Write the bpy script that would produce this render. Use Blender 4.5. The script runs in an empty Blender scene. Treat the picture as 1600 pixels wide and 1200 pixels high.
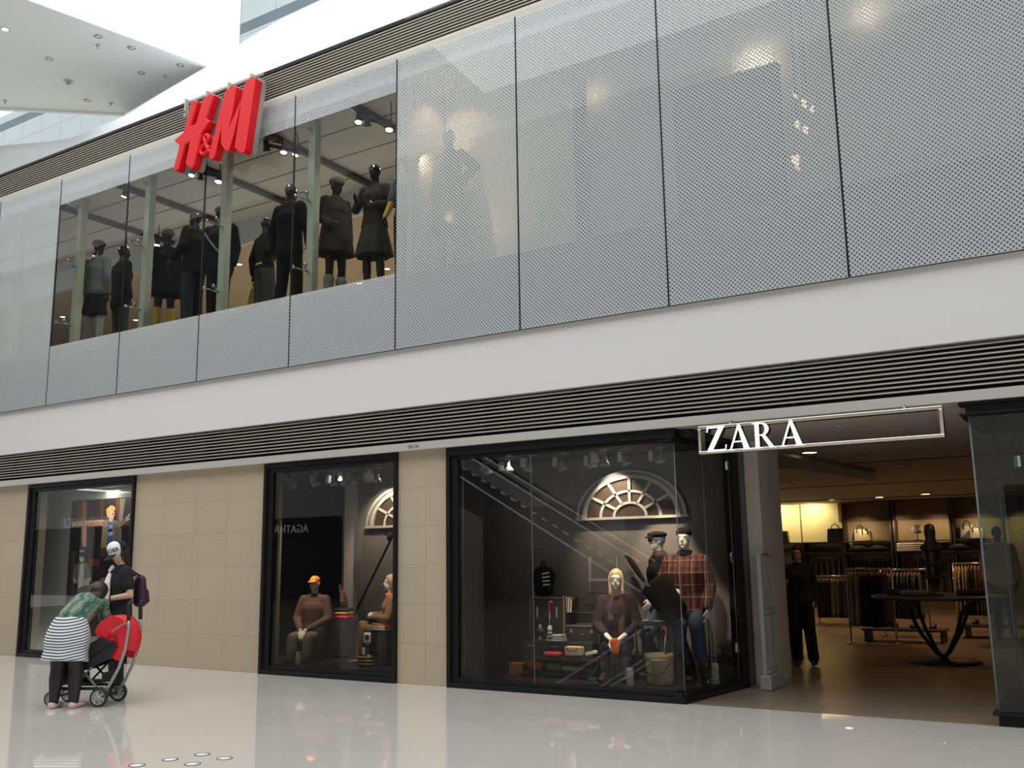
import bpy, math, random
from math import sin, cos, pi, radians
from mathutils import Vector, Matrix
random.seed(7)
SC = bpy.context.scene
COL = SC.collection
# ------------------------------------------------------------ camera
EYE = 1.4; FOC = 1490.0
YAW, PIT, ROL = 0.554300, 0.178459, -0.015184
cam_d = bpy.data.cameras.new('camera'); cam = bpy.data.objects.new('camera', cam_d); COL.objects.link(cam)
cam_d.sensor_fit = 'HORIZONTAL'; cam_d.sensor_width = 36.0; cam_d.lens = 36.0 * FOC / 1600.0
cam_d.clip_start = 0.05; cam_d.clip_end = 300
_f = Vector((-sin(YAW) * cos(PIT), cos(YAW) * cos(PIT), sin(PIT)))
_r = Vector((cos(YAW), sin(YAW), 0)); _u = _r.cross(_f)
C_R = _r * cos(ROL) + _u * sin(ROL); C_U = -_r * sin(ROL) + _u * cos(ROL); C_F = _f
cam.matrix_world = Matrix(((C_R.x, C_U.x, -C_F.x, 0), (C_R.y, C_U.y, -C_F.y, 0), (C_R.z, C_U.z, -C_F.z, EYE), (0, 0, 0, 1)))
SC.camera = cam
# ------------------------------------------------------------ world, lights, exposure
SC.view_settings.view_transform = 'Standard'; SC.view_settings.look = 'None'
SC.view_settings.gamma = 1.0; SC.view_settings.use_curve_mapping = False; SC.view_settings.exposure = 0.0
world = bpy.data.worlds.new('daylight'); SC.world = world; world.use_nodes = True
bg = world.node_tree.nodes['Background']; bg.inputs[0].default_value = (0.93, 0.97, 1.0, 1); bg.inputs[1].default_value = 1.22

def light(kind, name, loc, energy, color=(1, 1, 1), size=0.1, target=None, spot=60, blend=0.5, sizey=None):
    d = bpy.data.lights.new(name, kind); d.energy = energy; d.color = color
    if kind == 'AREA':
        d.size = size
        if sizey: d.shape = 'RECTANGLE'; d.size_y = sizey
    elif kind == 'SPOT': d.spot_size = radians(spot); d.spot_blend = blend; d.shadow_soft_size = size
    else: d.shadow_soft_size = size
    o = bpy.data.objects.new(name, d); COL.objects.link(o); o.location = loc
    if target is not None:
        o.rotation_euler = (Vector(target) - Vector(loc)).to_track_quat('-Z', 'Y').to_euler()
    elif kind in ('AREA', 'SPOT'): o.rotation_euler = (0, 0, 0)
    return o
WARM = (1.0, 0.72, 0.42)
# daylight falling from the rooflight high above the hall
light('AREA', 'rooflight', (-8, -1, 16), 1300, (0.95, 0.98, 1.0), 14, (-8, 1, 0), sizey=9)
def downlamp(name, loc, e, color=WARM, spot=110, target=None): return light('SPOT', name, loc, e, color, 0.04, target or (loc[0], loc[1], 0), spot, 0.7)
light('AREA', 'parapet_fill_light', (-13.5, 7.2, 15.5), 420, (0.95, 0.98, 1.0), 6, (-13.5, 9.8, 8.5))  # unseen area light added to brighten the parapet
# ------------------------------------------------------------ pixel rays (photo frame 1600 x 1200)
def ray(x, y): return C_R * ((x - 800) / FOC) - C_U * ((y - 600) / FOC) + C_F
def onY(x, y, Y): v = ray(x, y); s = Y / v.y; return Vector((v.x * s, Y, EYE + v.z * s))
def onZ(x, y, Z=0.0): v = ray(x, y); s = (Z - EYE) / v.z; return Vector((v.x * s, v.y * s, Z))

# ------------------------------------------------------------ materials
MATS = {}
def mat(name, c, rough=0.6, metal=0.0, emit=None, es=1.0, spec=0.5, var=0.0, vscale=8.0, bump=0.0, sheen=0.0):
    if name in MATS: return MATS[name]
    m = bpy.data.materials.new(name); m.use_nodes = True; nt = m.node_tree; b = nt.nodes['Principled BSDF']
    b.inputs['Base Color'].default_value = (*c, 1); b.inputs['Roughness'].default_value = rough
    b.inputs['Metallic'].default_value = metal; b.inputs['Specular IOR Level'].default_value = spec
    if sheen: b.inputs['Sheen Weight'].default_value = sheen
    if emit:
        b.inputs['Emission Color'].default_value = (*emit, 1); b.inputs['Emission Strength'].default_value = es
    if var or bump:
        tc = nt.nodes.new('ShaderNodeTexCoord'); n = nt.nodes.new('ShaderNodeTexNoise')
        n.inputs['Scale'].default_value = vscale; n.inputs['Detail'].default_value = 4
        nt.links.new(tc.outputs['Object'], n.inputs['Vector'])
        if var:
            mx = nt.nodes.new('ShaderNodeMix'); mx.data_type = 'RGBA'
            mx.inputs[6].default_value = (*[v * (1 - var) for v in c], 1); mx.inputs[7].default_value = (*[min(1, v * (1 + var)) for v in c], 1)
            nt.links.new(n.outputs['Fac'], mx.inputs[0]); nt.links.new(mx.outputs[2], b.inputs['Base Color'])
        if bump:
            bp = nt.nodes.new('ShaderNodeBump'); bp.inputs['Strength'].default_value = bump; bp.inputs['Distance'].default_value = 0.01
            nt.links.new(n.outputs['Fac'], bp.inputs['Height']); nt.links.new(bp.outputs[0], b.inputs['Normal'])
    MATS[name] = m; return m

def N(nt, t, **k):
    n = nt.nodes.new(t)
    for a, v in k.items(): setattr(n, a, v)
    return n
def math_node(nt, op, a, b=None, c=None):
    n = nt.nodes.new('ShaderNodeMath'); n.operation = op
    for i, v in enumerate((a, b, c)):
        if v is None: continue
        if hasattr(v, 'links'): nt.links.new(v, n.inputs[i])
        else: n.inputs[i].default_value = v
    return n.outputs[0]
def sepxyz(nt, coord='Object'):
    tc = nt.nodes.new('ShaderNodeTexCoord'); s = nt.nodes.new('ShaderNodeSeparateXYZ'); nt.links.new(tc.outputs[coord], s.inputs[0]); return s.outputs
def mixrgb(nt, fac, a, b):
    n = nt.nodes.new('ShaderNodeMix'); n.data_type = 'RGBA'
    for i, v in ((0, fac), (6, a), (7, b)):
        if hasattr(v, 'links'): nt.links.new(v, n.inputs[i])
        elif i == 0: n.inputs[0].default_value = v
        else: n.inputs[i].default_value = (*v, 1)
    return n.outputs[2]

def tile_mat(name, c, joint, tw, th, mortar, ox, oy, axes='XZ', rough=0.6, spec=0.5, var=0.06, coat=0.0, vscale=0.7, ior=None):
    m = bpy.data.materials.new(name); m.use_nodes = True; nt = m.node_tree; b = nt.nodes['Principled BSDF']
    s = sepxyz(nt); cb = nt.nodes.new('ShaderNodeCombineXYZ')
    a, d = {'XZ': (0, 2), 'XY': (0, 1), 'YZ': (1, 2)}[axes]
    nt.links.new(math_node(nt, 'ADD', s[a], ox), cb.inputs[0]); nt.links.new(math_node(nt, 'ADD', s[d], oy), cb.inputs[1])
    br = nt.nodes.new('ShaderNodeTexBrick'); br.offset = 0; br.squash = 1
    br.inputs['Scale'].default_value = 1; br.inputs['Mortar Size'].default_value = mortar; br.inputs['Mortar Smooth'].default_value = 0.1
    br.inputs['Brick Width'].default_value = tw; br.inputs['Row Height'].default_value = th; br.inputs['Bias'].default_value = 0
    br.inputs['Color1'].default_value = (*[v * (1 - var * .4) for v in c], 1); br.inputs['Color2'].default_value = (*[v * (1 + var * .4) for v in c], 1)
    br.inputs['Mortar'].default_value = (*joint, 1)
    nt.links.new(cb.outputs[0], br.inputs['Vector'])
    tc = nt.nodes.new('ShaderNodeTexCoord'); n = nt.nodes.new('ShaderNodeTexNoise'); n.inputs['Scale'].default_value = vscale; n.inputs['Detail'].default_value = 6
    n.inputs['Distortion'].default_value = 0.6
    nt.links.new(tc.outputs['Object'], n.inputs['Vector'])
    mul = nt.nodes.new('ShaderNodeMix'); mul.data_type = 'RGBA'; mul.blend_type = 'MULTIPLY'; mul.inputs[0].default_value = 1
    nt.links.new(br.outputs['Color'], mul.inputs[6])
    r = nt.nodes.new('ShaderNodeMapRange'); r.inputs[3].default_value = 1 - var; r.inputs[4].default_value = 1 + var
    nt.links.new(n.outputs['Fac'], r.inputs[0]); nt.links.new(r.outputs[0], mul.inputs[7])
    nt.links.new(mul.outputs[2], b.inputs['Base Color'])
    b.inputs['Roughness'].default_value = rough; b.inputs['Specular IOR Level'].default_value = spec
    if ior: b.inputs['IOR'].default_value = ior
    MATS[name] = m; return m

def glass_mat(name, tint=(0.93, 0.96, 0.95), ior=1.5, rough=0.0):
    m = bpy.data.materials.new(name); m.use_nodes = True; nt = m.node_tree; nt.nodes.clear()
    out = nt.nodes.new('ShaderNodeOutputMaterial'); t = nt.nodes.new('ShaderNodeBsdfTransparent'); t.inputs[0].default_value = (*tint, 1)
    g = nt.nodes.new('ShaderNodeBsdfGlossy'); g.inputs['Roughness'].default_value = rough
    fr = nt.nodes.new('ShaderNodeFresnel'); fr.inputs[0].default_value = ior
    mx = nt.nodes.new('ShaderNodeMixShader'); nt.links.new(fr.outputs[0], mx.inputs[0]); nt.links.new(t.outputs[0], mx.inputs[1]); nt.links.new(g.outputs[0], mx.inputs[2])
    nt.links.new(mx.outputs[0], out.inputs[0]); MATS[name] = m; return m

def frit_mat(name):
    """clear glass printed with touching white dots on a diagonal grid"""
    m = bpy.data.materials.new(name); m.use_nodes = True; nt = m.node_tree; nt.nodes.clear()
    s = sepxyz(nt); k = 1 / 0.0445
    u = math_node(nt, 'MULTIPLY', math_node(nt, 'ADD', s[0], s[2]), k); v = math_node(nt, 'MULTIPLY', math_node(nt, 'SUBTRACT', s[0], s[2]), k)
    fu = math_node(nt, 'SUBTRACT', math_node(nt, 'FRACT', u), 0.5); fv = math_node(nt, 'SUBTRACT', math_node(nt, 'FRACT', v), 0.5)
    d = math_node(nt, 'SQRT', math_node(nt, 'ADD', math_node(nt, 'MULTIPLY', fu, fu), math_node(nt, 'MULTIPLY', fv, fv)))
    dot = math_node(nt, 'LESS_THAN', d, 0.495)
    out = nt.nodes.new('ShaderNodeOutputMaterial'); t = nt.nodes.new('ShaderNodeBsdfTransparent'); t.inputs[0].default_value = (.9, .94, .93, 1)
    g = nt.nodes.new('ShaderNodeBsdfGlossy'); g.inputs['Roughness'].default_value = 0.0
    fr = nt.nodes.new('ShaderNodeFresnel'); fr.inputs[0].default_value = 1.45
    df = nt.nodes.new('ShaderNodeBsdfDiffuse'); df.inputs[0].default_value = (0.665, 0.695, 0.70, 1)
    tl = nt.nodes.new('ShaderNodeBsdfTranslucent'); tl.inputs[0].default_value = (0.75, 0.75, 0.72, 1)
    m0 = nt.nodes.new('ShaderNodeMixShader'); m0.inputs[0].default_value = 0.35; nt.links.new(df.outputs[0], m0.inputs[1]); nt.links.new(tl.outputs[0], m0.inputs[2])
    m1 = nt.nodes.new('ShaderNodeMixShader'); nt.links.new(dot, m1.inputs[0]); nt.links.new(t.outputs[0], m1.inputs[1]); nt.links.new(m0.outputs[0], m1.inputs[2])
    m2 = nt.nodes.new('ShaderNodeMixShader'); nt.links.new(fr.outputs[0], m2.inputs[0]); nt.links.new(m1.outputs[0], m2.inputs[1]); nt.links.new(g.outputs[0], m2.inputs[2])
    nt.links.new(m2.outputs[0], out.inputs[0]); MATS[name] = m; return m

# ------------------------------------------------------------ mesh builder
def basis(d, side=None):
    d = Vector(d).normalized()
    if side is None: side = Vector((0, 0, 1)) if abs(d.z) < 0.9 else Vector((1, 0, 0))
    s = Vector(side); s = s - d * s.dot(d)
    if s.length < 1e-5: s = d.orthogonal()
    s.normalize(); return s, d.cross(s)
class MB:
    def __init__(self): self.v = []; self.f = []; self.m = []; self.s = []; self.mi = 0; self.sm = False; self.M = None
    def add(self, vs, fs, smooth=None):
        o = len(self.v)
        if self.M is not None: vs = [self.M @ Vector(p) for p in vs]
        self.v += [tuple(p) for p in vs]
        for f in fs: self.f.append(tuple(i + o for i in f)); self.m.append(self.mi); self.s.append(self.sm if smooth is None else smooth)
        return self
    def box(self, x0, x1, y0, y1, z0, z1):
        if x0 > x1: x0, x1 = x1, x0
        if y0 > y1: y0, y1 = y1, y0
        if z0 > z1: z0, z1 = z1, z0
        return self.add([(x0, y0, z0), (x1, y0, z0), (x1, y1, z0), (x0, y1, z0), (x0, y0, z1), (x1, y0, z1), (x1, y1, z1), (x0, y1, z1)],
                 [(0, 3, 2, 1), (4, 5, 6, 7), (0, 1, 5, 4), (1, 2, 6, 5), (2, 3, 7, 6), (3, 0, 4, 7)], False)
    def obox(self, c, ax, ay, az, hx, hy, hz):
        c = Vector(c); ax, ay, az = Vector(ax) * hx, Vector(ay) * hy, Vector(az) * hz
        P = [c + ax * i + ay * j + az * k for k in (-1, 1) for i, j in ((-1, -1), (1, -1), (1, 1), (-1, 1))]
        return self.add(P, [(0, 3, 2, 1), (4, 5, 6, 7), (0, 1, 5, 4), (1, 2, 6, 5), (2, 3, 7, 6), (3, 0, 4, 7)], False)
    def bar(self, a, b, w, h, side=None):
        a, b = Vector(a), Vector(b); d = (b - a).normalized(); s, u = basis(d, side)
        return self.obox((a + b) / 2, s, u, d, w / 2, h / 2, (b - a).length / 2)
    def rings(self, rs, close=True, cap=True):
        n = len(rs[0]); vs = [p for r in rs for p in r]; fs = []
        for i in range(len(rs) - 1):
            for j in range(n if close else n - 1):
                a = i * n + j; b = i * n + (j + 1) % n; fs.append((a, b, b + n, a + n))
        self.add(vs, fs)
        if cap and close:
            o = len(self.v) - len(vs)
            for k, rev in ((0, True), (len(rs) - 1, False)):
                idx = [o + k * n + j for j in range(n)]; self.f.append(tuple(reversed(idx)) if rev else tuple(idx)); self.m.append(self.mi); self.s.append(False)
        return self
    def tube(self, pts, r, n=8, cap=True, smooth=True):
        pts = [Vector(p) for p in pts]; rs = []; sm = self.sm; self.sm = smooth
        if not hasattr(r, '__len__'): r = [r] * len(pts)
        side = None
        for i, p in enumerate(pts):
            d = (pts[min(i + 1, len(pts) - 1)] - pts[max(i - 1, 0)])
            s, u = basis(d, side); side = s
            rs.append([p + (s * cos(2 * pi * j / n) + u * sin(2 * pi * j / n)) * r[i] for j in range(n)])
        self.rings(rs, cap=cap); self.sm = sm; return self
    def lathe(self, prof, c=(0, 0, 0), n=20, axis=(0, 0, 1), cap=True, smooth=True, sx=1, sy=1):
        c = Vector(c); ax = Vector(axis).normalized(); s, u = basis(ax); sm = self.sm; self.sm = smooth
        self.rings([[c + ax * z + (s * cos(2 * pi * j / n) * sx + u * sin(2 * pi * j / n) * sy) * max(r, 1e-4) for j in range(n)] for r, z in prof], cap=cap); self.sm = sm; return self
    def ell(self, c, rx, ry, rz, n=16, k=10, ax=None):
        c = Vector(c); X, Y, Z = (Vector((1, 0, 0)), Vector((0, 1, 0)), Vector((0, 0, 1))) if ax is None else ax
        sm = self.sm; self.sm = True; rs = []
        for i in range(k + 1):
            t = -pi / 2 + pi * i / k; q = max(cos(t), 1e-3)
            rs.append([c + X * rx * q * cos(2 * pi * j / n) + Y * ry * q * sin(2 * pi * j / n) + Z * rz * sin(t) for j in range(n)])
        self.rings(rs); self.sm = sm; return self
    def cap_seg(self, p0, p1, a0, b0, a1, b1, side=(1, 0, 0), n=14):
        """elliptical limb with rounded ends: a = half width along side, b = half depth"""
        p0, p1 = Vector(p0), Vector(p1); d = p1 - p0; L = d.length
        if L < 1e-6: d = Vector((0, 0, 1)); L = 1e-6
        d.normalize(); s, u = basis(d, side); rs = []
        for t in (-1, -.8, -.45, 0): 
            q = math.sqrt(max(0, 1 - t * t)) + 1e-3; rs.append((p0 + d * t * min(a0, b0), a0 * q, b0 * q))
        for t in (0, .45, .8, 1):
            q = math.sqrt(max(0, 1 - t * t)) + 1e-3; rs.append((p1 + d * t * min(a1, b1), a1 * q, b1 * q))
        sm = self.sm; self.sm = True
        self.rings([[c + s * a * cos(2 * pi * j / n) + u * b * sin(2 * pi * j / n) for j in range(n)] for c, a, b in rs]); self.sm = sm; return self
    def limb(self, p0, p1, r0, r1, n=12): return self.cap_seg(p0, p1, r0, r0, r1, r1, n=n)
    def prism(self, poly, fn, t0, t1, smooth=False):
        """poly: list of 2d; fn(u, v, t) -> 3d; extruded between t0 and t1"""
        n = len(poly); vs = [fn(u, v, t0) for u, v in poly] + [fn(u, v, t1) for u, v in poly]
        return self.add(vs, [tuple(range(n))[::-1], tuple(range(n, 2 * n))] + [(i, (i + 1) % n, n + (i + 1) % n, n + i) for i in range(n)], smooth)
    def build(self, name, mats, parent=None, bevel=0, remesh=0, smooth_it=0, fixn=True, subsurf=0):
        me = bpy.data.meshes.new(name); me.from_pydata(self.v, [], self.f)
        if not isinstance(mats, (list, tuple)): mats = [mats]
        for m in mats: me.materials.append(MATS[m] if isinstance(m, str) else m)
        me.polygons.foreach_set('material_index', self.m); me.polygons.foreach_set('use_smooth', self.s); me.update()
        if fixn:
            import bmesh
            bm = bmesh.new(); bm.from_mesh(me); bmesh.ops.recalc_face_normals(bm, faces=bm.faces); bm.to_mesh(me); bm.free()
        o = bpy.data.objects.new(name, me); COL.objects.link(o)
        if parent is not None: o.parent = parent
        if bevel:
            b = o.modifiers.new('bevel', 'BEVEL'); b.width = bevel; b.segments = 2; b.limit_method = 'ANGLE'
        if remesh:
            r = o.modifiers.new('remesh', 'REMESH'); r.mode = 'VOXEL'; r.voxel_size = remesh; r.use_smooth_shade = True
            s = o.modifiers.new('smooth', 'SMOOTH'); s.iterations = smooth_it or 3; s.factor = 0.5
        if subsurf:
            s = o.modifiers.new('sub', 'SUBSURF'); s.levels = subsurf; s.render_levels = subsurf
        return o
def tag(o, label, cat, group=None, kind=None):
    o['label'] = label; o['category'] = cat
    if group: o['group'] = group
    if kind: o['kind'] = kind
    return o
def struct(o): o['kind'] = 'structure'; return o
def thing(name, loc, label, cat, rz=0, group=None):
    o = bpy.data.objects.new(name, None); o.empty_display_size = .1; COL.objects.link(o); o.location = loc; o.rotation_euler = (0, 0, rz)
    return tag(o, label, cat, group)
def copy_tree(o, parent=None):
    c = o.copy(); COL.objects.link(c)
    if parent is not None: c.parent = parent; c.matrix_parent_inverse = o.matrix_parent_inverse.copy()
    for ch in list(o.children): copy_tree(ch, c)
    return c
# ============================================================ THE BUILDING
W = 8.85
tile_mat('stone_cladding', (0.43, 0.355, 0.25), (0.28, 0.23, 0.165), 0.655, 0.4375, 0.0022, 11.26, -0.006, 'XZ', 0.55, 0.3, 0.05)
tile_mat('hall_floor', (0.60, 0.555, 0.505), (0.54, 0.49, 0.44), 1.2, 0.9, 0.0014, 0.3, 0.2, 'XY', 0.018, 0.5, 0.06, ior=1.75)
tile_mat('shop_floor', (0.20, 0.155, 0.11), (0.15, 0.115, 0.08), 0.9, 0.45, 0.004, 0.1, -0.1, 'XY', 0.32, 0.4, 0.12)
tile_mat('far_stone', (0.60, 0.66, 0.66), (0.34, 0.40, 0.40), 1.3, 1.5, 0.012, 0, 0, 'XZ', 0.5, 0.3, 0.04)
mat('white_paint', (0.80, 0.785, 0.775), 0.6)
mat('fascia_paint', (0.66, 0.64, 0.635), 0.65, var=0.02, vscale=0.4)
mat('soffit_white', (0.74, 0.76, 0.75), 0.6)
mat('trim_cream', (0.56, 0.53, 0.45), 0.45)
mat('trim_grey', (0.50, 0.48, 0.44), 0.4, metal=0.2)
mat('fin_metal', (0.46, 0.43, 0.37), 0.4, metal=0.3)
mat('fin_brown', (0.36, 0.33, 0.27), 0.45, metal=0.2)
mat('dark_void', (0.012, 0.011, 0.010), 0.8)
mat('black_frame', (0.009, 0.009, 0.010), 0.45, spec=.2)
mat('brown_ceiling', (0.42, 0.37, 0.32), 0.7)
mat('upper_ceiling', (0.74, 0.77, 0.77), 0.7); mat('upper_floor', (.35,.33,.30), .4)
mat('beige_wall', (0.42, 0.35, 0.25), 0.7)
mat('grey_backdrop', (0.155, 0.14, 0.135), 0.7, var=0.15, vscale=1.5)
mat('jamb_paint', (0.58, 0.52, 0.46), 0.6)
mat('steel', (0.62, 0.60, 0.55), 0.25, metal=1.0)
mat('brushed_steel', (0.55, 0.52, 0.46), 0.35, metal=0.9)
mat('chrome', (0.8, 0.8, 0.8), 0.12, metal=1.0)
mat('lamp_glow', (1, 0.9, 0.7), emit=(1.0, 0.80, 0.50), es=9)
mat('lamp_bright', (1, 0.95, 0.8), emit=(1.0, 0.88, 0.62), es=28)
mat('post_paint', (0.50, 0.55, 0.44), 0.4)
glass_mat('clear_glass', (0.93, 0.96, 0.95), 1.34); glass_mat('dark_glass', (0.86, 0.88, 0.88), 1.5); frit_mat('dotted_glass')
glass_mat('green_glass', (0.70, 0.80, 0.78), 1.5)
mat('black_seal', (0.01, 0.012, 0.011), 0.5)

XL, XR = -30.0, 5.0
# floors
struct(MB().box(XL, 12, -14, W, -0.2, 0).build('floor', 'hall_floor'))
struct(MB().box(-12, 8, W, 27, -0.2, 0.0).build('floor_shop', 'shop_floor'))
# beige cladding with the window and entrance openings
WIN1 = (-14.47, -11.87); WIN2 = (-9.25, -7.07); WIN3 = (-6.35, -3.58)
b = MB()
for x0, x1 in ((XL, WIN1[0]), (WIN1[1], WIN2[0]), (WIN2[1], WIN3[0])): b.box(x0, x1, W, W + 0.3, 0, 2.63)
struct(b.build('wall_front', 'stone_cladding'))
# soffit strip, lower louvre
struct(MB().box(XL, XR, W - 0.10, W + 0.35, 2.625, 2.715).build('trim_1', 'trim_grey'))
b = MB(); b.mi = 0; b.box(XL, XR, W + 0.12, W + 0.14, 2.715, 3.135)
b.mi = 1
for i in range(9):
    z = 2.752 + i * 0.0425; b.add([(XL, W - 0.085, z), (XR, W - 0.085, z), (XR, W - 0.085, z + .013), (XL, W - 0.085, z + .013), (XL, W - 0.02, z + .022), (XR, W - 0.02, z + .022), (XR, W - 0.02, z + .03), (XL, W - 0.02, z + .03)],
          [(0, 1, 2, 3), (3, 2, 6, 7), (1, 0, 4, 5), (4, 7, 6, 5)])
b.mi = 0
x = XL
while x < XR: b.box(x, x + .02, W - 0.02, W + .12, 2.715, 3.135); x += 1.15
struct(b.build('trim_2', ['dark_void', 'fin_metal'], fixn=False))
# white fascia band with the shadow gap under the glass screen
struct(MB().box(XL, XR, W - 0.12, W + 0.3, 3.135, 3.86).build('wall_fascia', 'fascia_paint'))
# upper slab, trim, louvre
struct(MB().box(XL, XR, W - 0.10, W + 0.15, 7.575, 7.70).build('trim_3', 'trim_cream', bevel=.02))
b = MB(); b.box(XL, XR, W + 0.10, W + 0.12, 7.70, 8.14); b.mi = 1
for i in range(10):
    z = 7.715 + i * 0.041; b.add([(XL, W - 0.06, z), (XR, W - 0.06, z), (XR, W - 0.06, z + .016), (XL, W - 0.06, z + .016), (XL, W, z + .020), (XR, W, z + .020), (XR, W, z + .03), (XL, W, z + .03)],
          [(0, 1, 2, 3), (3, 2, 6, 7), (1, 0, 4, 5), (4, 7, 6, 5)])
b.mi = 0; b.box(XL, XR, W - 0.06, W + 0.10, 8.125, 8.15)
struct(b.build('trim_4', ['dark_void', 'fin_brown'], fixn=False))
struct(MB().box(XL, XR, W - 0.055, W - 0.035, 8.15, 8.18).build('trim_5', 'green_glass'))
# glass screen: one pane per bay, dots printed all over except for the shop window
YG = W - 0.17
PX = lambda i: -7.0 + 1.742 * i
WZ0, WZ1 = 4.77, 7.125
ordin = {0: 'one', 1: 'two'}
pan_lab = {-9: 'dot-printed glass pane at the far left end of the screen',
 -8: 'dot-printed glass pane, third from the left frame edge', -7: 'dot-printed glass pane, second from the left frame edge', -6: 'dot-printed glass pane cut by the left frame edge', -5: 'dot-printed glass pane directly left of the clothes window',
 -4: 'glass pane with the leftmost clear part of the clothes window', -3: 'glass pane under the tail of the red letters, with yellow boots behind',
 -2: 'glass pane below the red ampersand, second of the clothes window', -1: 'glass pane with the rightmost clear part of the clothes window',
 0: 'dot-printed glass pane directly right of the clothes window, glowing warm', 1: 'dot-printed glass pane between the glowing one and the sign end of the hall',
 2: 'dot-printed glass pane with bright lamp-lit patches behind', 3: 'dot-printed glass pane cut by the right frame edge', 4: 'dot-printed glass pane at the far right end', 5: 'dot-printed glass pane beyond the right end', 6: 'dot-printed glass pane last on the right'}
pan_lab[-3] = 'glass pane over the mannequin in yellow boots'; pan_lab[-2] = 'glass pane of the clothes window below the ampersand'
pan_lab[1] = 'dot-printed glass pane, second right of the clothes window'
for i in range(-7, 7):
    x0, x1 = PX(i) + .006, PX(i + 1) - .006
    b = MB(); Z0, Z1 = 3.835, 7.565
    def q(xa, xb, za, zb, mi):
        b.mi = mi; b.add([(xa, YG, za), (xb, YG, za), (xb, YG, zb), (xa, YG, zb)], [(0, 1, 2, 3)])
    if -4 <= i <= -1:
        q(x0, x1, Z0, WZ0, 0); q(x0, x1, WZ1, Z1, 0); q(x0, x1, WZ0, WZ1, 1)
    else: q(x0, x1, Z0, Z1, 0)
    b.mi = 2
    for xa in (x0, x1): b.box(xa - .004, xa + .004, YG, YG + .02, Z0, Z1)
    b.box(x0, x1, YG, YG + .02, Z0 - .006, Z0)
    o = b.build('window_%d' % (i + 11), ['dotted_glass', 'clear_glass', 'black_seal'], fixn=False)
    struct(o)
# floors, ceilings and partitions behind the screen
struct(MB().box(-30, 5, W - .0, 20, 4.60, 4.76).build('floor_upper', 'upper_floor'))
struct(MB().box(-30, 5, W - 0.02, W + 0.10, 3.86, 4.76).build('wall_spandrel', mat('spandrel', (.10, .10, .10), .7)))
mat('slot_dark', (0.10, 0.11, 0.11), .6)
b = MB(); b.box(-30, 5, W + 0.02, 11.4, 7.4, 7.6); b.mi = 1
for y in (9.55, 10.25, 10.95): b.box(-30, -7.0, y, y + .02, 7.395, 7.4)
struct(b.build('ceiling_upper', ['upper_ceiling', 'slot_dark']))
struct(MB().box(-30, 5, 11.4, 11.5, 6.98, 7.4).build('wall_bulkhead', 'upper_ceiling'))
mat('rear_ceiling', (0.66, 0.58, 0.46), .7)
struct(MB().box(-30, 5, 11.5, 20, 6.98, 7.1).build('ceiling_upper_rear', 'rear_ceiling'))
struct(MB().box(-30, 5, 19.5, 19.7, 4.76, 7.0).build('wall_upper_rear', 'beige_wall'))
struct(MB().box(-6.98, -6.9, W + .02, 19.5, 4.76, 7.4).build('wall_upper_side', 'beige_wall'))
struct(MB().box(-30, -29.8, W, 19.5, 4.76, 7.4).build('wall_upper_left', 'beige_wall'))
struct(MB().box(4.8, 5, W, 19.5, 4.76, 7.4).build('wall_upper_right', 'beige_wall'))
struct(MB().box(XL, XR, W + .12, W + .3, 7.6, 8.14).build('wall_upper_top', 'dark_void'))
# ------------------------------ white curved parapet above the louvre
mat('parapet_white', (0.92, 0.93, 0.93), 0.35)
pl = [(-30, 9.4), (-22, 9.35), (-19, 9.5), (-17.8, 9.72), (-16.5, 10.22), (-15.4, 10.25), (-14.5, 10.22), (-13.2, 10.05), (-12, 9.85), (-11, 9.66), (-9.9, 9.5), (-9.0, 9.45), (-7.5, 9.4), (-5.5, 9.4), (5, 9.4)]
import bisect
def spl(pts, n=8):
    out = []
    for i in range(len(pts) - 1):
        p0 = pts[max(i - 1, 0)]; p1 = pts[i]; p2 = pts[i + 1]; p3 = pts[min(i + 2, len(pts) - 1)]
        for k in range(n):
            t = k / n
            out.append(tuple(0.5 * (2 * b_ + (c_ - a_) * t + (2 * a_ - 5 * b_ + 4 * c_ - d_) * t * t + (3 * b_ - a_ - 3 * c_ + d_) * t ** 3) for a_, b_, c_, d_ in zip(p0, p1, p2, p3)))
    return out + [tuple(pts[-1])]
cv = spl(pl)
b = MB(); b.sm = True
b.rings([[(x, y, 9.5), (x, y - .02, 9.2), (x, y - .10, 8.7), (x, y - .3, 8.16), (x, y + .25, 8.16), (x, y + .25, 9.5)] for x, y in cv])
struct(b.build('wall_parapet', 'parapet_white'))
mat('blue_reflection_paint', (0.58, 0.78, 0.92), .3)  # blue reflection streak on the parapet, painted on a thin added strip
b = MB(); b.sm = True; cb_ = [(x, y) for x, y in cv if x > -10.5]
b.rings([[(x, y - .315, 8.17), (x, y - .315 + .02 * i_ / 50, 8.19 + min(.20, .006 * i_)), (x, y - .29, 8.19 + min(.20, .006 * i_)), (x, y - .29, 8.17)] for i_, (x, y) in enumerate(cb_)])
struct(b.build('parapet_painted_reflection', 'blue_reflection_paint'))
# ------------------------------ floor plate overhead at the far left
A = [onZ(-330, -140, 11), onZ(30, 0, 11), onZ(325, 103, 11), onZ(196, 178, 11), onZ(0, 168, 11), onZ(-400, 150, 11)]
b = MB(); b.prism([(p.x, p.y) for p in A], lambda u, v, t: (u, v, t), 11, 11.10)
struct(b.build('ceiling', 'soffit_white'))
b = MB(); b.bar(A[0] + Vector((0, 0, -.02)), A[2] + Vector((0, 0, -.02)), .10, .06, (1, 0, 0)); b.bar(A[3] + Vector((0, 0, -.02)), A[5] + Vector((0, 0, -.02)), .08, .05, (1, 0, 0))
struct(b.build('trim_6', 'soffit_white'))
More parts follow.
